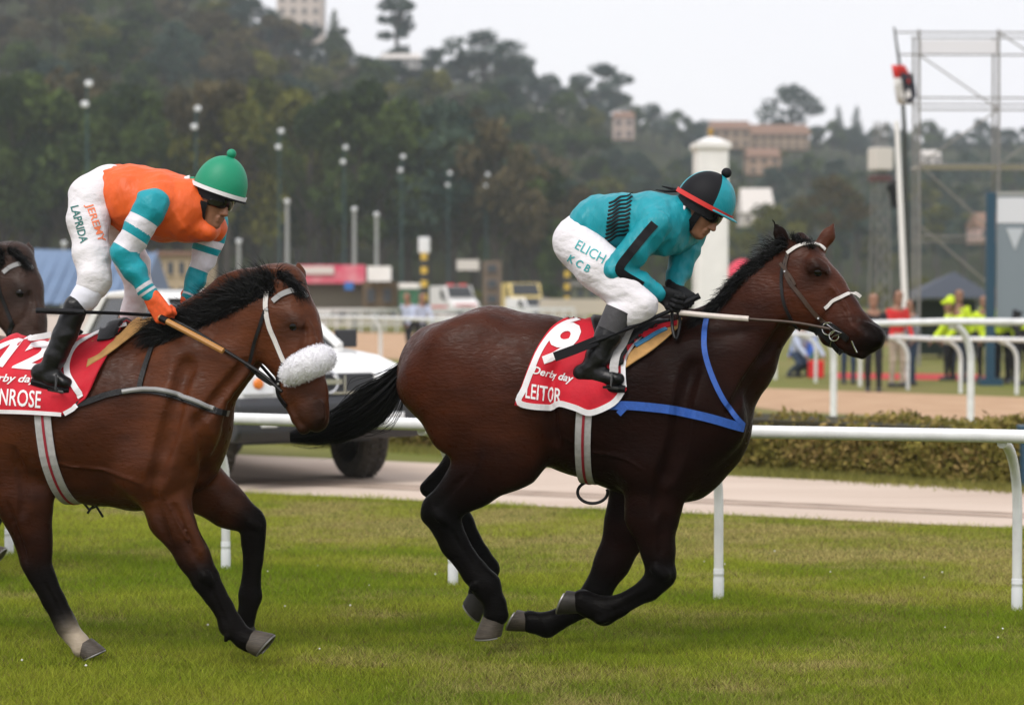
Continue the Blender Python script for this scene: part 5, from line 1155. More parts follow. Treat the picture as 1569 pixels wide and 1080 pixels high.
lettering(fr2, TBr2, 'LAPRIDA', (122, 344), (15, 56), (12, -3), M_gprint, J2, .003, .012)
garment(fr2, 'boot', [[(116, 470, -88, 18.5), (100, 512, -92, 18.5), (85, 546, -95, 16.5), (77, 562, -95, 15.5)], [(61, 571, -95, 14, 12), (80, 577, -97, 14.5, 12), (99, 586, -100, 10, 12)]], M_boot, J2, 26, .0055, .004, 50, .015)
garment(fr2, 'boot', [[(197, 488, 88, 18), (182, 525, 92, 17.5), (168, 555, 95, 14.5), (162, 568, 95, 14)], [(148, 574, 95, 12.5, 11), (166, 580, 97, 13, 11), (188, 590, 100, 8.5, 11)]], M_boot, J2, 26, .0065, .007, 50, .015)
for pts in ([(50, 584, -95), (64, 587, -96), (80, 592, -97), (96, 598, -99), (106, 597, -100)], [(136, 587, 95), (150, 590, 96), (166, 595, 97), (182, 601, 99), (192, 600, 100)]):
    mb = MB(); mb.tube([fr2.L(*q) for q in pts], [.020, .024, .024, .024, .014], 8); mb.build('boot_sole', M_black, J2, True)
glove(fr2, 'glove', (233, 456, -76), (250, 482, -76), (.85, -.1, .4), (.3, .25, -.9), M_oglove, J2, sz=1.12)
glove(fr2, 'glove', (287, 460, 28), (292, 480, 24), (.3, .8, .3), (-.3, .1, -1), M_oglove, J2, sz=1.0)
HE2 = empty('cap', (0, 0, 0)); HE2.parent = J2
hcap2 = np.array(fr2.L(337, 289, 0))
ax2, _o = dome(fr2, hcap2, (.942, -.335), (.335, .942), .117, .106, .146, M_hgreen, HE2, 'shell', 40)
ring_band(hcap2, ax2, .120, .109, -.08, .13, .018, M_piping, HE2, 'band', off=.008)
ring_band(hcap2 - ax2[2] * .020, ax2, .108, .098, -.1, .13, .035, M_black, HE2, 'lining', .95, 2 * math.pi - .95, off=.0)
peak(hcap2 - ax2[2] * .012, ax2, .118, .108, .16, M_black, HE2)
mb = MB(); pc = hcap2 + ax2[2] * .166; mb.lathe([(.022 * math.sin(math.pi * i / 10) + 1e-5, -.022 * math.cos(math.pi * i / 10)) for i in range(11)], tuple(pc), 14); mb.build('pompom', M_hgreen, HE2, True)
mb = MB(); kb = hcap2 - ax2[0] * .128 - ax2[2] * .004; mb.tube([kb, kb + Vector((-.03, -.01, .0)), kb + Vector((-.045, -.01, -.03))], [.016, .018, .010], 8); mb.build('ribbon_tie', M_hgreen, HE2, True)
mb = MB(); mb.tube([kb + Vector((-.014, -.018, .008)), kb + Vector((-.038, -.02, .004))], [.014, .012], 8); mb.build('ribbon_end', M_piping, HE2, True)
goggles(headP2, 1, J2, M_black, M_goggle, fr2)
o = MB(); pL = headP2(.092, .046, .006); o.lathe([(.001, -.002), (.010, -.002), (.008, .002), (.001, .003)], (0, 0, 0), 12)
chinstrap(headP2, J2); hairpatch(headP2, J2)
WH2 = fr2.root('whip', 'tan wooden-handled whip in the orange glove on the second horse', 'whip')
rope('handle', fr2, [(244, 486, -84), (290, 510, -92), (342, 538, -98)], 4.6, mat('tan_stick', (.42, .20, .055), rough=.45, noise=.2, nscale=60, stretch=(1, 8, 8)), WH2)
rope('cap_end', fr2, [(246, 487, -84), (256, 492, -86)], 5.4, M_black, WH2)
WH3 = fr2.root('whip', 'long thin black whip held level behind the jockey in orange', 'whip')
rope('shaft', fr2, [(282, 481, 20), (240, 483, -10), (180, 480, -70), (120, 478, -118), (56, 476, -122)], 2.6, M_black, WH3)
rope('flap', fr2, [(130, 478.4, -117), (56, 476, -122)], 4.4, M_black, WH3)
# ================================================================ things around the track
M_wpaint = mat('white_paint', (.80, .79, .77), rough=.5, noise=.05, nscale=2)
M_carwhite = mat('car_white', (.82, .82, .80), rough=.3, spec=.5, coat=.6)
M_plastic = mat('dark_plastic', (.035, .037, .042), rough=.5, spec=.4)
M_glass = mat('car_glass', (.012, .015, .016), rough=.08, spec=.7)
M_tyre = mat('tyre', (.060, .053, .045), rough=.85, spec=.2, noise=.3, nscale=30, bump=.5, bscale=60)
M_rim = mat('rim', (.35, .35, .36), rough=.35, metal=.8)
M_chrome = mat('chrome', (.75, .75, .77), rough=.12, metal=1)
M_lampglass = mat('lamp_glass', (.72, .74, .76), rough=.12, spec=.8, coat=.5)
M_amber = mat('amber', (.80, .22, .03), rough=.25, spec=.5)
M_redlamp = mat('red_lamp', (.60, .02, .02), rough=.3)
M_steelgrey = mat('galvanised', (.22, .21, .20), rough=.6, noise=.15, nscale=5)
M_teal2 = mat('teal_pole', (.03, .075, .075), rough=.5)
M_greypole = mat('grey_pole', (.32, .33, .32), rough=.6)

def wheel(root, x, y, z, r, wd):
    t = MB(); n = 28; prof = [(r * .62, -wd / 2), (r * .93, -wd / 2), (r, -wd * .36), (r, wd * .36), (r * .93, wd / 2), (r * .62, wd / 2)]
    V = []; Fc = []
    for q, yy in prof:
        for k in range(n): a = 2 * math.pi * k / n; V.append((x + q * math.cos(a), y + yy, z + q * math.sin(a)))
    for i in range(len(prof)):
        j = (i + 1) % len(prof)
        for k in range(n): Fc.append((i * n + k, i * n + (k + 1) % n, j * n + (k + 1) % n, j * n + k))
    t.add(V, Fc)
    for k in range(36):                 # tread blocks
        a = 2 * math.pi * k / 36
        for sg in (-1, 1): t.box((x + (r + .004) * math.cos(a), y + sg * wd * .2, z + (r + .004) * math.sin(a)), (.03, wd * .22, .03), 0)
    w_ = empty('wheel'); w_.parent = root
    t.build('tyre', M_tyre, w_, False)
    m = MB(); sg = 1 if y > 0 else -1; yy = y + sg * wd * .30
    V = [(x, yy + sg * .02, z)]; Fc = []
    for k in range(n): a = 2 * math.pi * k / n; V.append((x + r * .63 * math.cos(a), yy, z + r * .63 * math.sin(a)))
    for k in range(n): Fc.append((0, 1 + k, 1 + (k + 1) % n))
    m.add(V, Fc)
    for k in range(6): a = math.pi / 3 * k; m.box((x + r * .36 * math.cos(a), yy + sg * .025, z + r * .36 * math.sin(a)), (.06, .03, .06), 0)
    m.build('rim', M_rim, w_)
    return w_
def pickup():
    ax = Vector((-2.055, 20.6)); f = Vector((.53, -.85)); c = ax - f * 1.65
    t = empty('pickup_truck', (c.x, c.y, 0), math.atan2(f.y, f.x), 'white double-cab pickup truck with dark bumper parked on the dirt road', 'pickup truck')
    def arch(cx, r0=.50, z0=.48): return [(cx + r0 * math.cos(a), .38 + r0 * math.sin(a)) for a in np.linspace(.22, math.pi - .22, 9)]
    lower = [(-2.5, .5), (-2.52, 1.14), (-1.30, 1.18), (1.15, 1.19), (1.85, 1.135), (2.30, 1.045), (2.46, .99), (2.48, .72), (2.36, .55)] + arch(1.65) + [(1.0, .42), (-.7, .42)] + arch(-1.35) + [(-1.98, .48)]
    m = MB(); m.prism(lower, -.88, .88); m.build('body', M_carwhite, t, False, .035)
    m = MB(); hood = [(1.10, 1.205), (1.85, 1.155), (2.28, 1.07), (2.41, 1.01), (2.41, .98), (1.1, 1.08)]; m.prism(hood, -.60, .60); m.build('bonnet', M_carwhite, t, False, .02)
    # glasshouse
    B = [(1.18, .80, 1.19), (1.18, -.80, 1.19), (-1.28, -.80, 1.17), (-1.28, .80, 1.17)]; T_ = [(.38, .64, 1.66), (.38, -.64, 1.66), (-1.0, -.64, 1.66), (-1.0, .64, 1.66)]
    m = MB(); m.add(B + T_, [(0, 1, 5, 4), (1, 2, 6, 5), (2, 3, 7, 6), (3, 0, 4, 7), (4, 5, 6, 7)]); m.build('window', M_glass, t)
    m = MB(); m.prism([(.46, 1.645), (.30, 1.70), (-.3, 1.735), (-.9, 1.71), (-1.06, 1.645)], -.67, .67); m.build('roof', M_carwhite, t, False, .03)
    for i in range(4):
        m = MB(); m.tube([Vector(B[i]) * 1.004, Vector(T_[i]) * 1.004], .05, 6); m.build('pillar', M_carwhite, t)
    for sg in (-1, 1):
        m = MB(); m.tube([(-.12, .808 * sg, 1.18), (-.2, .65 * sg, 1.66)], .04, 6); m.build('pillar', M_carwhite, t)
        m = MB(); m.box((.98, .98 * sg, 1.27), (.10, .20, .17)); m.tube([(.98, .84 * sg, 1.21), (.97, .95 * sg, 1.23)], .03, 6); m.build('wing_mirror', M_plastic, t, False, .02)
        h = MB(); h.prism([(2.30, .82), (2.505, .82), (2.47, 1.0), (2.28, 1.045)], .50 * sg, .80 * sg); hl = h.build('headlight', M_lampglass, t, False, .02)
        h = MB(); h.lathe([(.0, .02), (.035, .015), (.05, 0)], (0, 0, 0), 14); q = h.build('bulb', M_amber, hl); q.rotation_euler = (0, math.pi / 2, 0); q.location = (2.495, .66 * sg, .92)
        h = MB(); h.prism([(2.22, .82), (2.46, .82), (2.43, .99), (2.22, 1.03)], .803 * sg, .875 * sg); h.build('indicator', M_amber, t, False, .01)
        h = MB(); h.box((.15, .884 * sg, .92), (.16, .02, .035)); h.build('door_handle', M_plastic, t)
        for x in (.98, -.10, -1.16): h = MB(); h.box((x, .881 * sg, .88), (.012, .006, .55)); h.build('door_seam', M_plastic, t)
        h = MB(); h.box((2.62, .62 * sg, .60), (.02, .16, .10)); h.build('fog_lamp', M_lampglass, t, False, .01)
    m = MB(); m.prism([(2.30, .42), (2.52, .42), (2.62, .50), (2.62, .74), (2.54, .80), (2.30, .80)], -.91, .91); m.build('bumper', M_plastic, t, False, .03)
    g = MB(); g.prism([(2.40, .80), (2.50, .80), (2.482, .992), (2.40, 1.0)], -.47, .47); gr = g.build('grille', M_plastic, t, False, .01)
    for z in (.825,): h = MB(); h.box((2.497, 0, z), (.015, .90, .018)); h.build('grille_bar', M_chrome, gr)
    for y in (-.17, .17): h = MB(); h.box((2.497, y, .90), (.015, .018, .16)); h.build('grille_bar', M_chrome, gr)
    e = MB(); e.tube([(2.507, .095 * math.cos(a), (.925 + .095 * math.sin(a))) for a in np.linspace(0, 2 * math.pi, 25)], .016, 6, False); e.box((2.512, 0, .925), (.02, .27, .045)); e.build('emblem', M_chrome, gr)
    h = MB(); h.box((2.63, 0, .60), (.015, .40, .12)); h.build('number_plate', M_wpaint, t)
    h = MB(); h.tube([(1.2, .5, 1.22), (.95, -.02, 1.36)], .012, 5); h.tube([(1.2, -.15, 1.22), (.95, -.62, 1.36)], .012, 5); h.build('wiper', M_plastic, t)
    h = MB(); h.tube([(.55, .72, 1.55), (.45, .72, 2.1)], .008, 5); h.build('aerial', M_plastic, t)
    h = MB(); h.box((0, 0, .45), (4.2, 1.3, .16)); h.build('underbody', M_plastic, t)
    for x in (1.65, -1.35):
        for y in (-.76, .76): wheel(t, x, y, .375, .375, .25)
    return t
pickup()
def van(px, py, col, label, cat, W=1.9, H=2.2, L=4.8, yaw=-.4, lights=False, name='van'):
    p = G(px, py); m0 = mat('paint_' + name, col, rough=.35, coat=.4); t = empty(name, (p.x, p.y, 0), -math.pi / 2 + yaw, label, cat)
    prof = [(-L / 2, .45), (-L / 2, H * .96), (-L / 2 + .15, H), (L * .16, H), (L * .30, H * .62), (L / 2 - .1, H * .50), (L / 2, H * .40), (L / 2, .45)]
    m = MB(); m.prism(prof, -W / 2, W / 2); m.build('body', m0, t, False, .05)
    a, b = Vector((L * .165, 0, H * .97)), Vector((L * .297, 0, H * .645)); m = MB(); n = Vector((.04, 0, .03))
    m.add([a + n + Vector((0, -W * .42, 0)), a + n + Vector((0, W * .42, 0)), b + n + Vector((0, W * .45, 0)), b + n + Vector((0, -W * .45, 0))], [(0, 1, 2, 3)]); o = m.build('windscreen', M_glass, t); solid(o, .02)
    for sg in (-1, 1):
        m = MB(); m.box((L * .08, sg * (W / 2 + .005), H * .76), (L * .16, .02, H * .26)); m.build('side_window', M_glass, t)
        m = MB(); m.box((L / 2, sg * W * .36, H * .36), (.06, .3, .16)); m.build('headlight', M_lampglass, t, False, .02)
        m = MB(); m.box((L * .25, sg * (W / 2 + .12), H * .62), (.08, .18, .24)); m.build('wing_mirror', M_plastic, t)
        for x in (-L * .3, L * .32): wheel(t, x, sg * (W / 2 - .12), .33, .33, .2)
    m = MB(); m.box((L / 2 + .02, 0, .5), (.12, W, .24)); m.build('bumper', M_plastic, t, False, .03)
    m = MB(); m.box((L / 2 + .01, 0, H * .34), (.04, W * .45, .16)); m.build('grille', M_plastic, t)
    if lights:
        for sg in (-1, 1): m = MB(); m.box((L * .10, sg * .45, H + .08), (.3, .5, .15)); m.build('light_bar', M_redlamp, t, False, .03)
        for sg in (-1, 1): m = MB(); m.box((-.3, sg * (W / 2 + .006), H * .36), (L * .7, .012, .22)); m.build('red_band', M_redlamp, t)
        m = MB(); m.box((L / 2 + .012, 0, H * .43), (.02, W * .8, .12)); m.build('red_band', M_redlamp, t)
    return t
van(696, 489, (.80, .79, .77), 'white ambulance with red lights on its roof beyond the far rail', 'ambulance', 2.0, 2.3, 5.0, .35, True, 'ambulance')
van(800, 487, (.80, .62, .22), 'pale yellow box van behind the white pickup', 'van', 2.3, 2.55, 5.0, .2, False, 'yellow_van')
van(812, 492, (.8, .8, .8), 'small white van parked in front of the yellow one', 'van', 1.7, 1.5, 3.6, .5, False, 'white_van')
van(486, 492, (.8, .8, .8), 'white car behind the head of the second horse', 'car', 1.8, 1.5, 4.2, .9, False, 'white_car')

# ---- the white winning post ---------------------------------------------------------
Zp = 66; sp_ = F / Zp; b = at(1088, 452 + CAMH * sp_, Zp); WP = empty('winning_post', (b.x, Zp, 0), R(5), 'tall square white pillar with moulded cap and gold ball', 'pillar')
Hh = CAMH + (452 - 232) / sp_; wdt = 47 / sp_
m = MB(); m.box((0, 0, Hh / 2), (wdt, wdt, Hh)); sh = m.build('shaft', M_wpaint, WP, False, .02)
for x, dx in ((-.32, 0), (.32, 0)): m = MB(); m.box((x * wdt, -wdt / 2 - .006, Hh * .52), (.05, .02, Hh * .92)); m.build('panel_moulding', M_wpaint, sh)
m = MB(); m.box((0, 0, Hh * .065), (wdt * 1.4, wdt * 1.4, Hh * .13)); m.build('plinth', M_wpaint, WP, False, .03)
m = MB()
for k, (z, s_) in enumerate(((0, 1.06), (.07, 1.18), (.15, 1.14))): m.box((0, 0, Hh + z + .035), (wdt * s_, wdt * s_, .075))
q = wdt * .54; z0 = Hh + .225; m.add([(-q, -q, z0), (q, -q, z0), (q, q, z0), (-q, q, z0), (-q * .4, -q * .4, z0 + .14), (q * .4, -q * .4, z0 + .14), (q * .4, q * .4, z0 + .14), (-q * .4, q * .4, z0 + .14), (0, 0, z0 + .19)], [(0, 1, 5, 4), (1, 2, 6, 5), (2, 3, 7, 6), (3, 0, 4, 7), (4, 5, 8), (5, 6, 8), (6, 7, 8), (7, 4, 8), (3, 2, 1, 0)])
m.build('cap', M_wpaint, WP)
m = MB(); m.lathe([(.02, 0), (.05, .03), (.03, .06), (.07, .11), (.085, .17), (.07, .23), (.01, .26)], (0, 0, z0 + .17), 14); m.build('ball', mat('gilt', (.45, .28, .06), rough=.4, metal=.6), WP, True)

# ---- lamps ----------------------------------------------------------------------------
M_lampwhite = mat('lamp_white', (.70, .73, .75), rough=.4)
def floodlight(px, py, wd_):
    Hm = 12.0; Z = (Hm - CAMH) * F / (452 - py); p = at(px, py, Z); t = empty('floodlight', (p.x, Z, 0), 0, wd_ + ' teal mast from the left with two stacked white floodlights along the far track', 'floodlight', 'twin floodlight masts along the far track')
    m = MB(); m.tube([(0, 0, 0), (0, 0, Hm)], [.075, .04], 8); m.build('mast', M_teal2, t)
    for dz, dx in ((0, .14), (-1.0, -.05)):
        m = MB(); m.box((dx, -.22, Hm + dz), (.34, .26, .28)); l = m.build('lamp', M_lampwhite, t, False, .06)
        m = MB(); m.tube([(0, 0, Hm + dz - .3), (dx, -.1, Hm + dz - .25)], .04, 5); m.build('bracket', M_teal2, l)
for q in ((133, 130), (300, 168), (428, 202), (527, 227), (615, 241), (687, 266), (745, 268), (783, 281)): floodlight(*q, dict(zip((133, 300, 428, 527, 615, 687, 745, 783), ('first', 'second', 'third', 'fourth', 'fifth', 'sixth', 'seventh', 'eighth')))[q[0]])
for px, y0, lab in ((440, 311, 'thick grey lamp post, tallest of the three above the second horse'), (543, 323, 'grey lamp post above the pink stall'), (577, 331, 'slimmer grey lamp post right of the pink stall'), (98, 375, 'short lamp post above the blue roof'), (366, 372, 'slim lamp post right of the beige building')):
    Z = 112; p = at(px, y0, Z); t = empty('lamp_post', (p.x, Z, 0), 0, lab, 'lamp post'); m = MB(); m.tube([(0, 0, 0), (0, 0, p.z)], [.12, .08], 10); m.build('pole', M_greypole, t)
    m = MB(); m.lathe([(.06, 0), (.12, .04), (.15, .12), (.12, .20), (.03, .24)], (0, 0, p.z - .05), 14); m.build('lamp', M_lampwhite, t, True)
def striped_pole(px, y0, y1, Z, lab):
    p = at(px, y0, Z); q = at(px, y1, Z); t = empty('striped_pole', (p.x, Z, max(q.z, 0)), 0, lab, 'pole'); n = 10; Hs = p.z - max(q.z, 0)
    for k in range(n): m = MB(); m.tube([(0, 0, Hs * k / n), (0, 0, Hs * (k + 1) / n)], .15, 10); m.build('yellow_band' if k % 2 else 'black_band', mat('pole_yellow', (.62, .42, .06), rough=.6) if k % 2 else M_plastic, t)
    m = MB(); m.box((0, 0, Hs + .35), (.5, .2, .7)); m.build('sign_board', M_lampwhite, t, False, .05)
striped_pole(650, 388, 492, 100, 'black and yellow striped pole with pale board beside the ambulance')
striped_pole(869, 396, 492, 125, 'black and yellow striped pole behind the jockey in turquoise')

# ---- stalls, buildings --------------------------------------------------------------------
def building(name, px0, px1, y0, y1, Z, wall, label, roof=None, depth=8, rows=0, cols=0, wcol=(.05, .06, .07), gable=0, cat='building', yaw=0):
    a, b = at(px0, y1, Z), at(px1, y0, Z); w_, h = b.x - a.x, b.z - a.z; t = empty(name, ((a.x + b.x) / 2, Z + depth / 2, a.z), yaw, label, cat)
    m = MB(); m.box((0, 0, h / 2), (w_, depth, h)); wl = m.build('wall', wall, t)
    for i in range(rows):
        for j in range(cols):
            x = -w_ / 2 + w_ * (j + .5) / cols; z = h * (i + .5) / rows; m = MB(); m.box((x, -depth / 2 - .02, z), (w_ / cols * .5, .08, h / rows * .5)); fr_ = m.build('window', mat('win_%02d' % int(wcol[0] * 100), wcol, rough=.2), t)
            m = MB(); m.box((x, -depth / 2 - .05, z - h / rows * .27), (w_ / cols * .6, .16, h / rows * .05)); m.build('sill', wall, fr_)
    if roof:
        m = MB()
        if gable: m.add([(-w_ * .54, -depth * .54, h), (w_ * .54, -depth * .54, h), (w_ * .54, depth * .54, h), (-w_ * .54, depth * .54, h), (-w_ * .5, 0, h + gable), (w_ * .5, 0, h + gable)], [(0, 1, 5, 4), (2, 3, 4, 5), (0, 4, 3), (1, 2, 5), (3, 2, 1, 0)])
        else: m.box((0, 0, h + .12), (w_ * 1.06, depth * 1.06, .24))
        m.build('roof', roof, t)
    return t
M_beige = mat('beige_render', (.42, .33, .22), rough=.9, noise=.1, nscale=1); M_pale = mat('pale_render', (.62, .58, .54), rough=.9); M_orange = mat('orange_render', (.34, .25, .18), rough=.9, noise=.1, nscale=.5)
M_tile = mat('roof_tile', (.22, .13, .09), rough=.9, noise=.2, nscale=2); M_bluetarp = mat('blue_grey_sheet', (.13, .20, .32), rough=.55, noise=.1, nscale=.6)
# long hall with a blue-grey sheet roof at the left
Zh = 92; a = at(-40, 474, Zh); b = at(330, 474, Zh); hl = empty('shed', ((a.x + b.x) / 2, Zh, 0), 0, 'long shed with blue-grey sheet roof behind the jockey in orange', 'shed'); w_ = b.x - a.x; zt = at(0, 384, Zh).z; ze = at(0, 466, Zh).z
m = MB(); m.add([(-w_ / 2, 0, max(ze, .9)), (w_ * .18, 0, max(ze, .9)), (w_ * .18, 5, zt), (-w_ / 2, 5, zt + .2), (-w_ / 2, 10, max(ze, .9)), (w_ * .18, 10, max(ze, .9))], [(0, 1, 2, 3), (3, 2, 5, 4), (0, 3, 4), (1, 5, 2)]); m.build('roof', M_bluetarp, hl)
for k in range(14):
    x = -w_ / 2 + w_ * .68 * k / 13; m = MB(); m.tube([(x, -.05, max(ze, .9) + .03), (x, 4.95, zt + .06)], .05, 5); m.build('roof_rib', M_bluetarp, hl)
m = MB(); m.box((-w_ * .16, 4.9, .45), (w_ * .66, 9.6, .9)); m.build('wall', M_pale, hl)
building('building', 236, 304, 392, 470, 118, M_beige, 'low beige building with dark windows behind the jockey in orange', M_tile, 7, 2, 4, cat='building')
st = building('stall', 452, 558, 432, 478, 106, mat('stall_dark', (.09, .08, .06), rough=.9), 'market stall with pink and white banner behind the second horse', None, 4, 0, 0, cat='stall')
a, b = at(456, 434, 105.8), at(560, 406, 105.8); m = MB(); m.box(((a.x + b.x) / 2 - st.location.x, 105.7 - st.location.y, (a.z + b.z) / 2 - st.location.z), (b.x - a.x, .1, b.z - a.z)); m.build('banner', mat('pink_banner', (.70, .30, .33), rough=.8, col2=(.62, .05, .12), nscale=1.3), st)
m = MB(); m.box(((a.x + b.x) / 2 - st.location.x - 1, 105.55 - st.location.y, (a.z * .3 + b.z * .7) - st.location.z), ((b.x - a.x) * .72, .08, (b.z - a.z) * .4)); m.build('banner_strip', M_pale, st)
building('sign_board', 563, 599, 408, 431, 104, M_wpaint, 'white rectangular board right of the pink banner', None, .3, cat='board')
building('kiosk', 556, 606, 432, 474, 104.5, mat('kiosk_brown', (.14, .10, .06), rough=.9), 'brown kiosk under the white board', None, 3, 1, 2, cat='kiosk')
building('kiosk', 612, 640, 442, 478, 103, mat('kiosk_green', (.05, .16, .09), rough=.8), 'green kiosk left of the striped pole', M_wpaint, 3, cat='kiosk')
building('sign_board', 528, 541, 432, 444, 100, mat('sign_blue', (.03, .15, .45), rough=.6), 'small blue board in front of the stalls', None, .2, cat='board')
building('sign_board', 700, 734, 398, 414, 110, M_pale, 'pale board on legs above the ambulance', None, .3, cat='board')
building('stall', 740, 768, 400, 470, 135, mat('stall_brown', (.16, .12, .09), rough=.9), 'narrow brown stand left of the yellow van', None, 3, 3, 1, cat='stand')
building('wall', 826, 1045, 458, 482, 112, mat('cream_wall', (.52, .46, .38), rough=.9, noise=.1, nscale=.4), 'long cream wall behind the jockey in turquoise', None, .6, cat='wall')
building('building', 880, 990, 438, 460, 128, mat('dull_green_wall', (.12, .13, .09), rough=.9), 'low dull green building above the cream wall', M_steelgrey, 6, 1, 6, cat='building')
building('tower_block', 424, 492, -50, 66, 505, mat('tower_render', (.58, .50, .44), rough=.9), 'pale tower block behind the ridge at the top of the picture', M_pale, 12, 6, 4, (.20, .18, .17), cat='building')
building('house', 584, 642, 90, 106, 447, mat('dim_render', (.42, .41, .40), rough=.9), 'white house on the ridge under the lone tall tree', M_pale, 9, 1, 5, (.15, .14, .14), 1.4, 'house')
building('house', 1090, 1150, 198, 228, 470, M_orange, 'orange house on the slope behind the winning post', M_tile, 9, 2, 4, (.09, .07, .06), 2, 'house')
building('house', 1152, 1240, 206, 230, 480, M_orange, 'long orange house on the slope right of the winning post', M_tile, 9, 2, 7, (.09, .07, .06), 2.4, 'house')
building('house', 1146, 1196, 240, 268, 420, mat('tan_render', (.40, .27, .19), rough=.9), 'tan house below the long orange one', M_tile, 8, 2, 3, (.08, .07, .06), 1.8, 'house')
building('house', 1138, 1186, 326, 346, 250, M_pale, 'white house with steep gable among trees behind the leading horse', M_pale, 6, 1, 3, (.2, .2, .22), 2.8, 'house')
building('house', 826, 862, 172, 190, 470, M_pale, 'pale house half hidden among the trees left of the twin-headed tree', M_pale, 6, 1, 2, (.2, .18, .17), 1, 'house')
building('house', 940, 972, 180, 214, 470, mat('pinkish_render', (.46, .36, .31), rough=.9), 'pinkish house among trees below the twin-headed tree', M_tile, 6, 2, 2, (.12, .1, .1), 1.4, 'house')
building('house', 1500, 1566, 346, 372, 260, mat('rosy_render', (.52, .36, .33), rough=.9), 'rosy house on the slope behind the scaffold', M_tile, 7, 1, 4, (.1, .09, .09), 1.6, 'house')
building('house', 1416, 1442, 238, 256, 380, M_pale, 'small pale house on the slope behind the flagpole', M_pale, 6, 1, 2, (.15, .14, .14), 1, 'house')
def parasol(px, y0, y1, wpx, Z, m, label):
    s_ = F / Z; p = at(px, y0, Z); t = empty('parasol', (p.x, Z, 0), 0, label, 'parasol'); r0 = wpx / 2 / s_; hh = (y1 - y0) / s_; mb = MB(); mb.lathe([(r0, -hh), (r0 * .95, -hh * .7), (r0 * .75, -hh * .35), (r0 * .4, -hh * .08), (.03, 0)], (0, 0, p.z), 16); mb.build('canopy', m, t, True)
    mb = MB(); mb.tube([(0, 0, 0), (0, 0, p.z)], .04, 8); mb.build('pole', M_greypole, t)
parasol(1137, 397, 426, 50, 78, mat('rose_canvas', (.62, .06, .10), rough=.8), 'round rose-red parasol between the winning post and the horse')
tent = empty('tent', (at(1456, 456, 60).x, 60, 0), 0, 'dark blue-grey tent behind the stewards in yellow', 'tent'); za, zb = at(0, 456, 60).z, at(0, 416, 60).z
m = MB(); m.add([(-1.25, -1.2, za), (1.0, -1.2, za), (1.0, 1.4, za), (-1.25, 1.4, za), (.1, 0, zb)], [(0, 1, 4), (1, 2, 4), (2, 3, 4), (3, 0, 4), (3, 2, 1, 0)]); m.build('canopy', mat('tent_blue', (.055, .065, .085), rough=.7), tent)
for x, y in ((-1.2, -1.15), (.95, -1.15), (.95, 1.35), (-1.2, 1.35)): m = MB(); m.tube([(x, y, 0), (x, y, za)], .03, 6); m.build('leg', M_greypole, tent)
m = MB(); m.box((-.1, 1.3, za / 2), (2.1, .03, za * .9)); m.build('back_wall', mat('tent_dark', (.03, .045, .035), rough=.9), tent)

# ---- right side: mast, flag, scaffold, board ------------------------------------------------
Zm = 88; p = at(1348, 470, Zm); ms = empty('lattice_mast', (p.x, Zm, 0), R(20), 'grey lattice mast with white cabin behind the leading horse', 'mast'); top = at(0, 186, Zm).z; wd = .34
for sx, sy in ((-1, -1), (1, -1), (1, 1), (-1, 1)): m = MB(); m.tube([(sx * wd, sy * wd, 0), (sx * wd * .5, sy * wd * .5, top)], .026, 5); m.build('upright', M_steelgrey, ms)
for k in range(14):
    z0, z1 = top * k / 14, top * (k + 1) / 14; q0, q1 = wd * (1 - .5 * k / 14), wd * (1 - .5 * (k + 1) / 14); m = MB()
    for a, b in (((-1, -1), (1, -1)), ((1, -1), (1, 1)), ((1, 1), (-1, 1)), ((-1, 1), (-1, -1))): m.tube([(a[0] * q0, a[1] * q0, z0), (b[0] * q1, b[1] * q1, z1)], .012, 4)
    m.build('brace', M_steelgrey, ms)
zc = at(0, 244, Zm).z; m = MB(); m.box((0, 0, zc), (.72, .72, .85)); m.build('cabin', M_pale, ms, False, .03)
m = MB(); m.box((0, 0, zc - .75), (.68, .68, .24)); m.build('cabin_floor', mat('maroon_steel', (.10, .05, .05), rough=.8), ms)
m = MB(); m.tube([(.35, -.3, zc - .9), (.6, -.35, zc - 1.3), (.5, -.3, zc - 1.9)], [.3, .38, .15], 8); m.build('horn_speaker', M_black if 'M_black' in globals() else M_plastic, ms)
Zf = 46; p0, p1 = at(1388, 490, Zf), at(1374, 186, Zf); fp = empty('flagpole', (p0.x, Zf, 0), 0, 'white flagpole with a limp red, white and black flag', 'flagpole')
m = MB(); d = (p1 - p0); base = p0 - d * (p0.z / d.z); m.tube([base - Vector((p0.x, Zf, 0)), p1 - Vector((p0.x, Zf, 0))], [.075, .05], 10); m.build('pole', M_wpaint, fp, True)
def flag_strip(x0s, x1s, ys, m_, nm, ph):
    V = []; n = len(ys)
    for i in range(n):
        for j in range(5): u = j / 4; q = at(x0s[i] * (1 - u) + x1s[i] * u, ys[i], Zf - .08 - .10 * math.sin(3.1 * u + ph + i)); V.append(q - Vector((p0.x, Zf, 0)))
    Fc = [(i * 5 + j, i * 5 + j + 1, (i + 1) * 5 + j + 1, (i + 1) * 5 + j) for i in range(n - 1) for j in range(4)]; solid(mk(nm, V, Fc, m_, fp), .012)
flag_strip([1366, 1367, 1369, 1374], [1386, 1391, 1394, 1394], [100, 108, 118, 128], M_hred if 'M_hred' in globals() else mat('flag_red', (.55, .02, .03), rough=.8), 'red_field', 0)
flag_strip([1370, 1371, 1373, 1376], [1388, 1393, 1396, 1396], [120, 134, 148, 160], mat('flag_white', (.7, .68, .66), rough=.8), 'white_field', 1)
flag_strip([1380, 1384, 1386, 1384], [1396, 1402, 1404, 1396], [112, 130, 146, 158], mat('flag_dark', (.02, .02, .03), rough=.8), 'dark_field', 2)
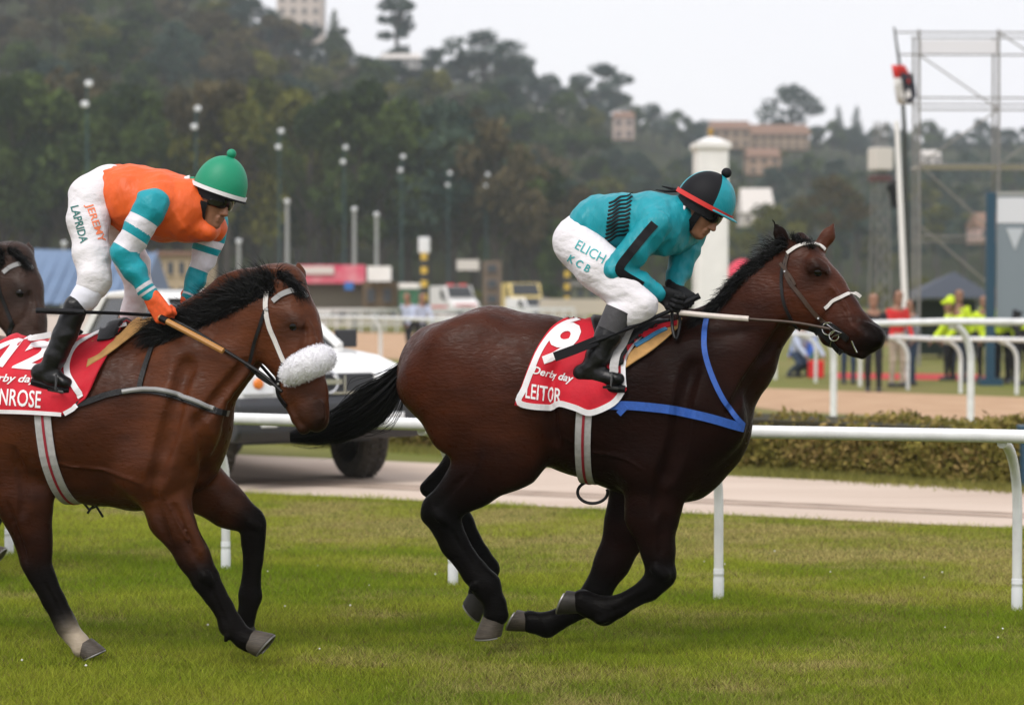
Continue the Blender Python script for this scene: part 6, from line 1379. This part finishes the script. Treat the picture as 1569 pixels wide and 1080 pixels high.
dp = empty('pole', (at(1392, 490, 47).x, 47, 0), 0, 'thin dark leaning pole behind the white flagpole', 'pole'); m = MB(); O_ = Vector((at(1392, 490, 47).x, 47, 0)); m.tube([at(1394, 565, 47) - O_, at(1386, 200, 47) - O_, at(1381, 118, 47) - O_, at(1370, 42, 47) - O_], [.05, .045, .035, .02], 8); m.build('shaft', mat('dark_green_pole', (.035, .04, .035), rough=.7), dp)
Zs = 54; sc_ = empty('scaffold_tower', (at(1470, 500, Zs).x, Zs + .8, 0), 0, 'tall open scaffold tower of thin tubes at the right edge', 'scaffold'); O_ = Vector(sc_.location)
def sb(nm, a, b, r0, m_=None, dz=0): m = MB(); m.tube([at(a[0], a[1], Zs + dz) - O_, at(b[0], b[1], Zs + dz) - O_], r0, 8); return m.build(nm, m_ or M_steelgrey, sc_)
gy = 452 + CAMH * F / Zs
for px in (1408, 1530, 1652): sb('upright', (px, gy), (px, 46), .034); sb('upright', (px - 8, gy - 6), (px - 8, 58), .03, None, 1.9)
for y in (50, 84, 150, 168, 252, 362): sb('ledger', (1404, y), (1660, y + 1), .020)
for y in (54, 156, 256, 366): sb('ledger', (1396, y + 4), (1650, y + 5), .018, None, 1.9)
sb('ledger', (1372, 50), (1410, 50), .02); sb('ledger', (1378, 84), (1410, 84), .02)
for a, b in (((1408, 84), (1530, 168)), ((1408, 252), (1530, 168)), ((1408, 345), (1516, 436)), ((1530, 50), (1652, 130)), ((1652, 168), (1530, 252)), ((1408, 252), (1530, 362))): sb('brace', a, b, .018, mat('dull_brace', (.24, .23, .21), rough=.8))
for y, c_ in ((252, 1),):
    m = MB(); a, b = at(1404, y, Zs + .9) - O_, at(1656, y, Zs + .9) - O_
    for k in range(4): m = MB(); m.box(((a.x + b.x) / 2, a.y - .7 + k * .45, a.z - .06), (b.x - a.x, .30, .035)); m.build('plank', mat('grey_plank', (.48, .46, .44), rough=.9), sc_)
m = MB(); a, b = at(1408, 62, Zs) - O_, at(1530, 82, Zs) - O_; m.box(((a.x + b.x) / 2, a.y + .02, (a.z + b.z) / 2), (b.x - a.x, .01, a.z - b.z)); m.build('mesh_screen', mat('pale_mesh', (.72, .72, .76), rough=.8), sc_)
Zb = 42.5; bd = empty('advertising_board', (at(1518, 592, Zb).x, Zb, 0), 0, 'pale grey board with white triangle on dark blue posts at the right edge', 'board'); O_ = Vector(bd.location)
M_navy = mat('navy_steel', (.018, .06, .10), rough=.45)
for px in (1518, 1690): m = MB(); a = at(px, 295, Zb) - O_; m.box((a.x, 0, a.z / 2), (.16, .16, a.z)); po = m.build('post', M_navy, bd, False, .01); m = MB(); m.box((a.x, 0, .06), (.42, .42, .12)); m.build('foot', M_navy, po)
a, b = at(1526, 500, Zb) - O_, at(1682, 300, Zb) - O_; m = MB(); m.box(((a.x + b.x) / 2, 0, (a.z + b.z) / 2), (b.x - a.x, .06, b.z - a.z)); m.build('panel', mat('panel_grey', (.19, .23, .26), rough=.3, spec=.4), bd)
a, b = at(1527, 342, Zb) - O_, at(1681, 303, Zb) - O_; m = MB(); m.box(((a.x + b.x) / 2, -.037, (a.z + b.z) / 2), (b.x - a.x, .01, b.z - a.z)); m.build('white_strip', mat('panel_white', (.62, .64, .68), rough=.5), bd)
m = MB(); q = [at(*v, Zb) - O_ for v in ((1541, 350), (1568, 350), (1554, 384))]; m.add([(v.x, -.036, v.z) for v in q] + [(v.x, -.048, v.z) for v in q], [(0, 1, 2), (5, 4, 3), (0, 3, 4, 1), (1, 4, 5, 2), (2, 5, 3, 0)]); m.build('triangle_logo', mat('faded_white', (.46, .50, .54), rough=.5), bd)
m = MB(); a = at(1526, 297, Zb) - O_; b = at(1682, 297, Zb) - O_; m.box(((a.x + b.x) / 2, 0, a.z), (b.x - a.x, .09, .07)); m.build('top_rail', M_greypole, bd)
p = G(1576, 752); nb = empty('marker_post', (p.x, p.y, 0), 0, 'dark navy post at the right end of the hedge', 'post'); m = MB(); m.box((0, 0, .26), (.14, .14, .52)); m.build('shaft', M_navy, nb, False, .01); m = MB(); m.box((0, 0, .54), (.18, .18, .05)); m.build('cap', M_navy, nb, False, .01)

# ---- people by the far rails ------------------------------------------------------------------
def fmat(nm, c): return mat('cloth_' + nm, c, rough=.85, noise=.1, nscale=6)
M_skin2 = mat('skin_far', (.28, .15, .10), rough=.6)
def bystander(px, py, shirt, trousers, hair, label, h=1.72, face=0, pose='stand', hat=None, vest=None):
    p = G(px, py); k = h / 1.75; t = empty('person', (p.x, p.y, 0), face, label, 'person'); y = 0
    lean = {'stand': 0, 'bend': .28, 'walk': .05, 'kneel': .12}[pose]; dz = -.42 if pose == 'kneel' else 0
    def S(): return SDF()
    hipz = .92 + dz; sh = np.array([lean, 0, 1.42 + dz - lean * .35]); hip = np.array([0, 0, hipz]); hd0 = sh + [.03 + lean * .5, 0, .22 - lean * .2]
    arms = []
    for sg in (-1, 1):
        s0 = sh + [0, .19 * sg, -.02]; sw = {'walk': .18 * sg, 'stand': .04, 'bend': .22, 'kneel': .25}[pose]; e = s0 + [sw, .06 * sg, -.27]; w_ = e + [sw * .5 + .12, -.03 * sg, -.22]; arms.append((s0, e, w_))
    b = S(); b.cone(hd0, hd0 + [.01, 0, .07], .085, .09, k=.03).cone(hd0 + [.05, 0, -.05], hd0 + [.06, 0, -.07], .045, .04, k=.03).cone(hd0 + [.09, 0, 0], hd0 + [.105, 0, -.03], .012, .014, k=.02).cone(sh, hd0, .06, .055, k=.03).cone(hip + [0, 0, .1], sh, .09, .10, .12, .14, k=.03)
    for s0, e, w_ in arms: b.cone(s0, e, .045, .036, k=.02).cone(e, w_, .036, .026, k=.02).cone(w_, w_ + [.05, 0, -.08], .035, .022, .018, .014, k=.015)
    V, Q, _ = b.mesh(.018); mk('body', V * k, Q, M_skin2, t)
    b = S(); b.cone(hip + [0, 0, .02], (hip + sh) / 2, .115, .125, .165, .17, k=.04).cone((hip + sh) / 2, sh + [0, 0, -.06], .125, .11, .17, .20, k=.04)
    for s0, e, w_ in arms: b.cone(s0, e, .065, .052, k=.03).cone(e, w_ * .9 + e * .1, .052, .042, k=.02)
    V, Q, _ = b.mesh(.018, None, waves(int(px), .02, 30)); mk('jacket', V * k, Q, shirt, t)
    if vest: 
        m = MB(); m.tube([(hip + [0, 0, .16]) * k, (sh + [0, 0, -.2]) * k], [.155 * k, .165 * k], 14); m.build('vest_band', vest, t, True)
    b = S()
    for sg in (-1, 1):
        st = {'walk': .22 * sg, 'stand': .03 * sg, 'bend': .05 * sg, 'kneel': .3}[pose]; kn = np.array([st * .6 + .03, .10 * sg, .50 + dz * .5]); an = np.array([st if pose != 'kneel' else -.15, .10 * sg, .10]); b.cone(hip + [0, .085 * sg, 0], kn, .095, .065, k=.03).cone(kn, an, .065, .048, k=.03)
        m = MB(); m.tube([(np.array(an) + [-.06, 0, -.06]) * k, (np.array(an) + [.06, 0, -.06]) * k, (np.array(an) + [.17, 0, -.07]) * k], [.05, .052, .03], 8); m.build('shoe', M_plastic, t, True)
    b.cone(hip + [0, -.05, .03], hip + [0, .05, .03], .12, .12, k=.04); V, Q, _ = b.mesh(.018, None, waves(int(px) + 1, .015, 30)); mk('trousers', V * k, Q, trousers, t)
    b = S(); b.cone(hd0 + [-.02, 0, .07], hd0 + [-.035, 0, .02], .095, .085, k=.03); V, Q, _ = b.mesh(.016); mk('hair', V * k, Q, hair, t)
    if hat:
        b = S(); b.cone(hd0 + [0, 0, .10], hd0 + [-.01, 0, .14], .105, .085, k=.03).cone(hd0 + [.1, 0, .09], hd0 + [.16, 0, .07], .05, .035, k=.02); V, Q, _ = b.mesh(.016); mk('cap', V * k, Q, hat, t)
    return t
hiv = fmat('hivis', (.62, .80, .03)); blk = fmat('black', (.012, .012, .015)); nav = fmat('navy', (.03, .05, .09)); gry = fmat('grey', (.18, .19, .21)); bei = fmat('beige', (.42, .34, .27)); redc = fmat('red', (.60, .03, .03)); lbl = fmat('light_blue', (.42, .47, .60)); grn = fmat('green', (.06, .22, .10)); brt = fmat('bright_blue', (.08, .20, .75)); hr = M_hair2 if 'M_hair2' in globals() else blk
bystander(1486, 586, hiv, blk, hr, 'steward in yellow high-visibility jacket and yellow cap bending forward by the rail', 1.72, R(200), 'bend', hiv)
bystander(1455, 583, hiv, blk, hr, 'steward in yellow high-visibility jacket at the left of the group in yellow', 1.55, R(150))
bystander(1536, 588, hiv, blk, hr, 'steward in yellow high-visibility jacket beside the navy board post', 1.72, R(250))
bystander(1566, 590, blk, blk, hr, 'steward in black coat at the right edge of the group in yellow', 1.7, R(-60), 'stand', None, hiv)
bystander(1508, 582, hiv, blk, hr, 'steward in yellow jacket and no cap half hidden between two others in yellow', 1.62, R(-120))
bystander(1468, 580, hiv, nav, hr, 'steward in yellow jacket and navy trousers left of the one bending forward', 1.74, R(-80))
bystander(1522, 580, hiv, nav, fmat('brown_hair', (.08, .045, .02)), 'brown-haired steward in yellow jacket right behind the navy board post', 1.78, R(-100))
bystander(1550, 583, hiv, blk, hr, 'steward in yellow jacket seen between the navy post and the black coat', 1.66, R(-140), 'bend')
bystander(1338, 600, blk, blk, hr, 'person dressed all in black standing at the rail under the horse muzzle', 1.66, R(-100))
bystander(1374, 593, redc, bei, hr, 'person in red top and beige trousers by the rail', 1.72, R(-60))
bystander(1396, 590, gry, nav, hr, 'person in grey top and navy trousers behind the one in red', 1.55, R(-150))
bystander(1300, 588, gry, nav, hr, 'person in grey jacket seen below the bridle of the leading horse', 1.5, R(-90))
bystander(1222, 578, lbl, nav, hr, 'person in pale blue kneeling on the grass below the horse jaw', 1.7, R(-60), 'kneel', grn)
bystander(1240, 576, brt, grn, hr, 'person in bright blue kneeling beside the pale blue one', 1.6, R(-120), 'kneel')
bystander(627, 547, lbl, blk, hr, 'person in light blue shirt walking on the sand track, left of a pair', 1.72, R(-120), 'walk')
bystander(645, 545, lbl, blk, hr, 'person in light blue shirt walking on the sand track, right of a pair', 1.70, R(-70), 'walk')
bystander(572, 490, redc, blk, hr, 'person in red far off beside the yellow-green vest', 1.7, R(-90))
bystander(589, 490, hiv, blk, hr, 'person in yellow-green vest far off beyond the barrier', 1.7, R(-70))
bystander(603, 490, redc, nav, hr, 'person in red far off right of the yellow-green vest', 1.7, R(-110))
bystander(887, 497, fmat('ochre', (.45, .24, .08)), bei, hr, 'person in ochre far off behind the jockey in turquoise', 1.7, R(-100))
p = G(1250, 579); bg = empty('bag', (p.x, p.y, 0), .3, 'small bright red bag on the grass below the horse jaw', 'bag'); m = MB(); m.box((0, 0, .18), (.30, .2, .36)); m.build('body', fmat('bag_red', (.70, .03, .03)), bg, False, .04); m = MB(); m.tube([(-.08, 0, .36), (-.05, 0, .48), (.05, 0, .48), (.08, 0, .36)], .012, 5); m.build('handle', blk, bg)
# ================================================================ the air
hm = bpy.data.materials.new('haze_air'); hm.use_nodes = True; n = hm.node_tree.nodes; n.clear(); pv = n.new('ShaderNodeVolumePrincipled'); ov = n.new('ShaderNodeOutputMaterial')
pv.inputs['Color'].default_value = (.84, .92, 1, 1); pv.inputs['Density'].default_value = .00034; pv.inputs['Anisotropy'].default_value = 0
hm.node_tree.links.new(pv.outputs[0], ov.inputs['Volume'])
hb_ = MB(); hb_.box((0, 378, 49), (920, 810, 104)); o = hb_.build('haze', hm); o['kind'] = 'stuff'; o.display_type = 'WIRE'
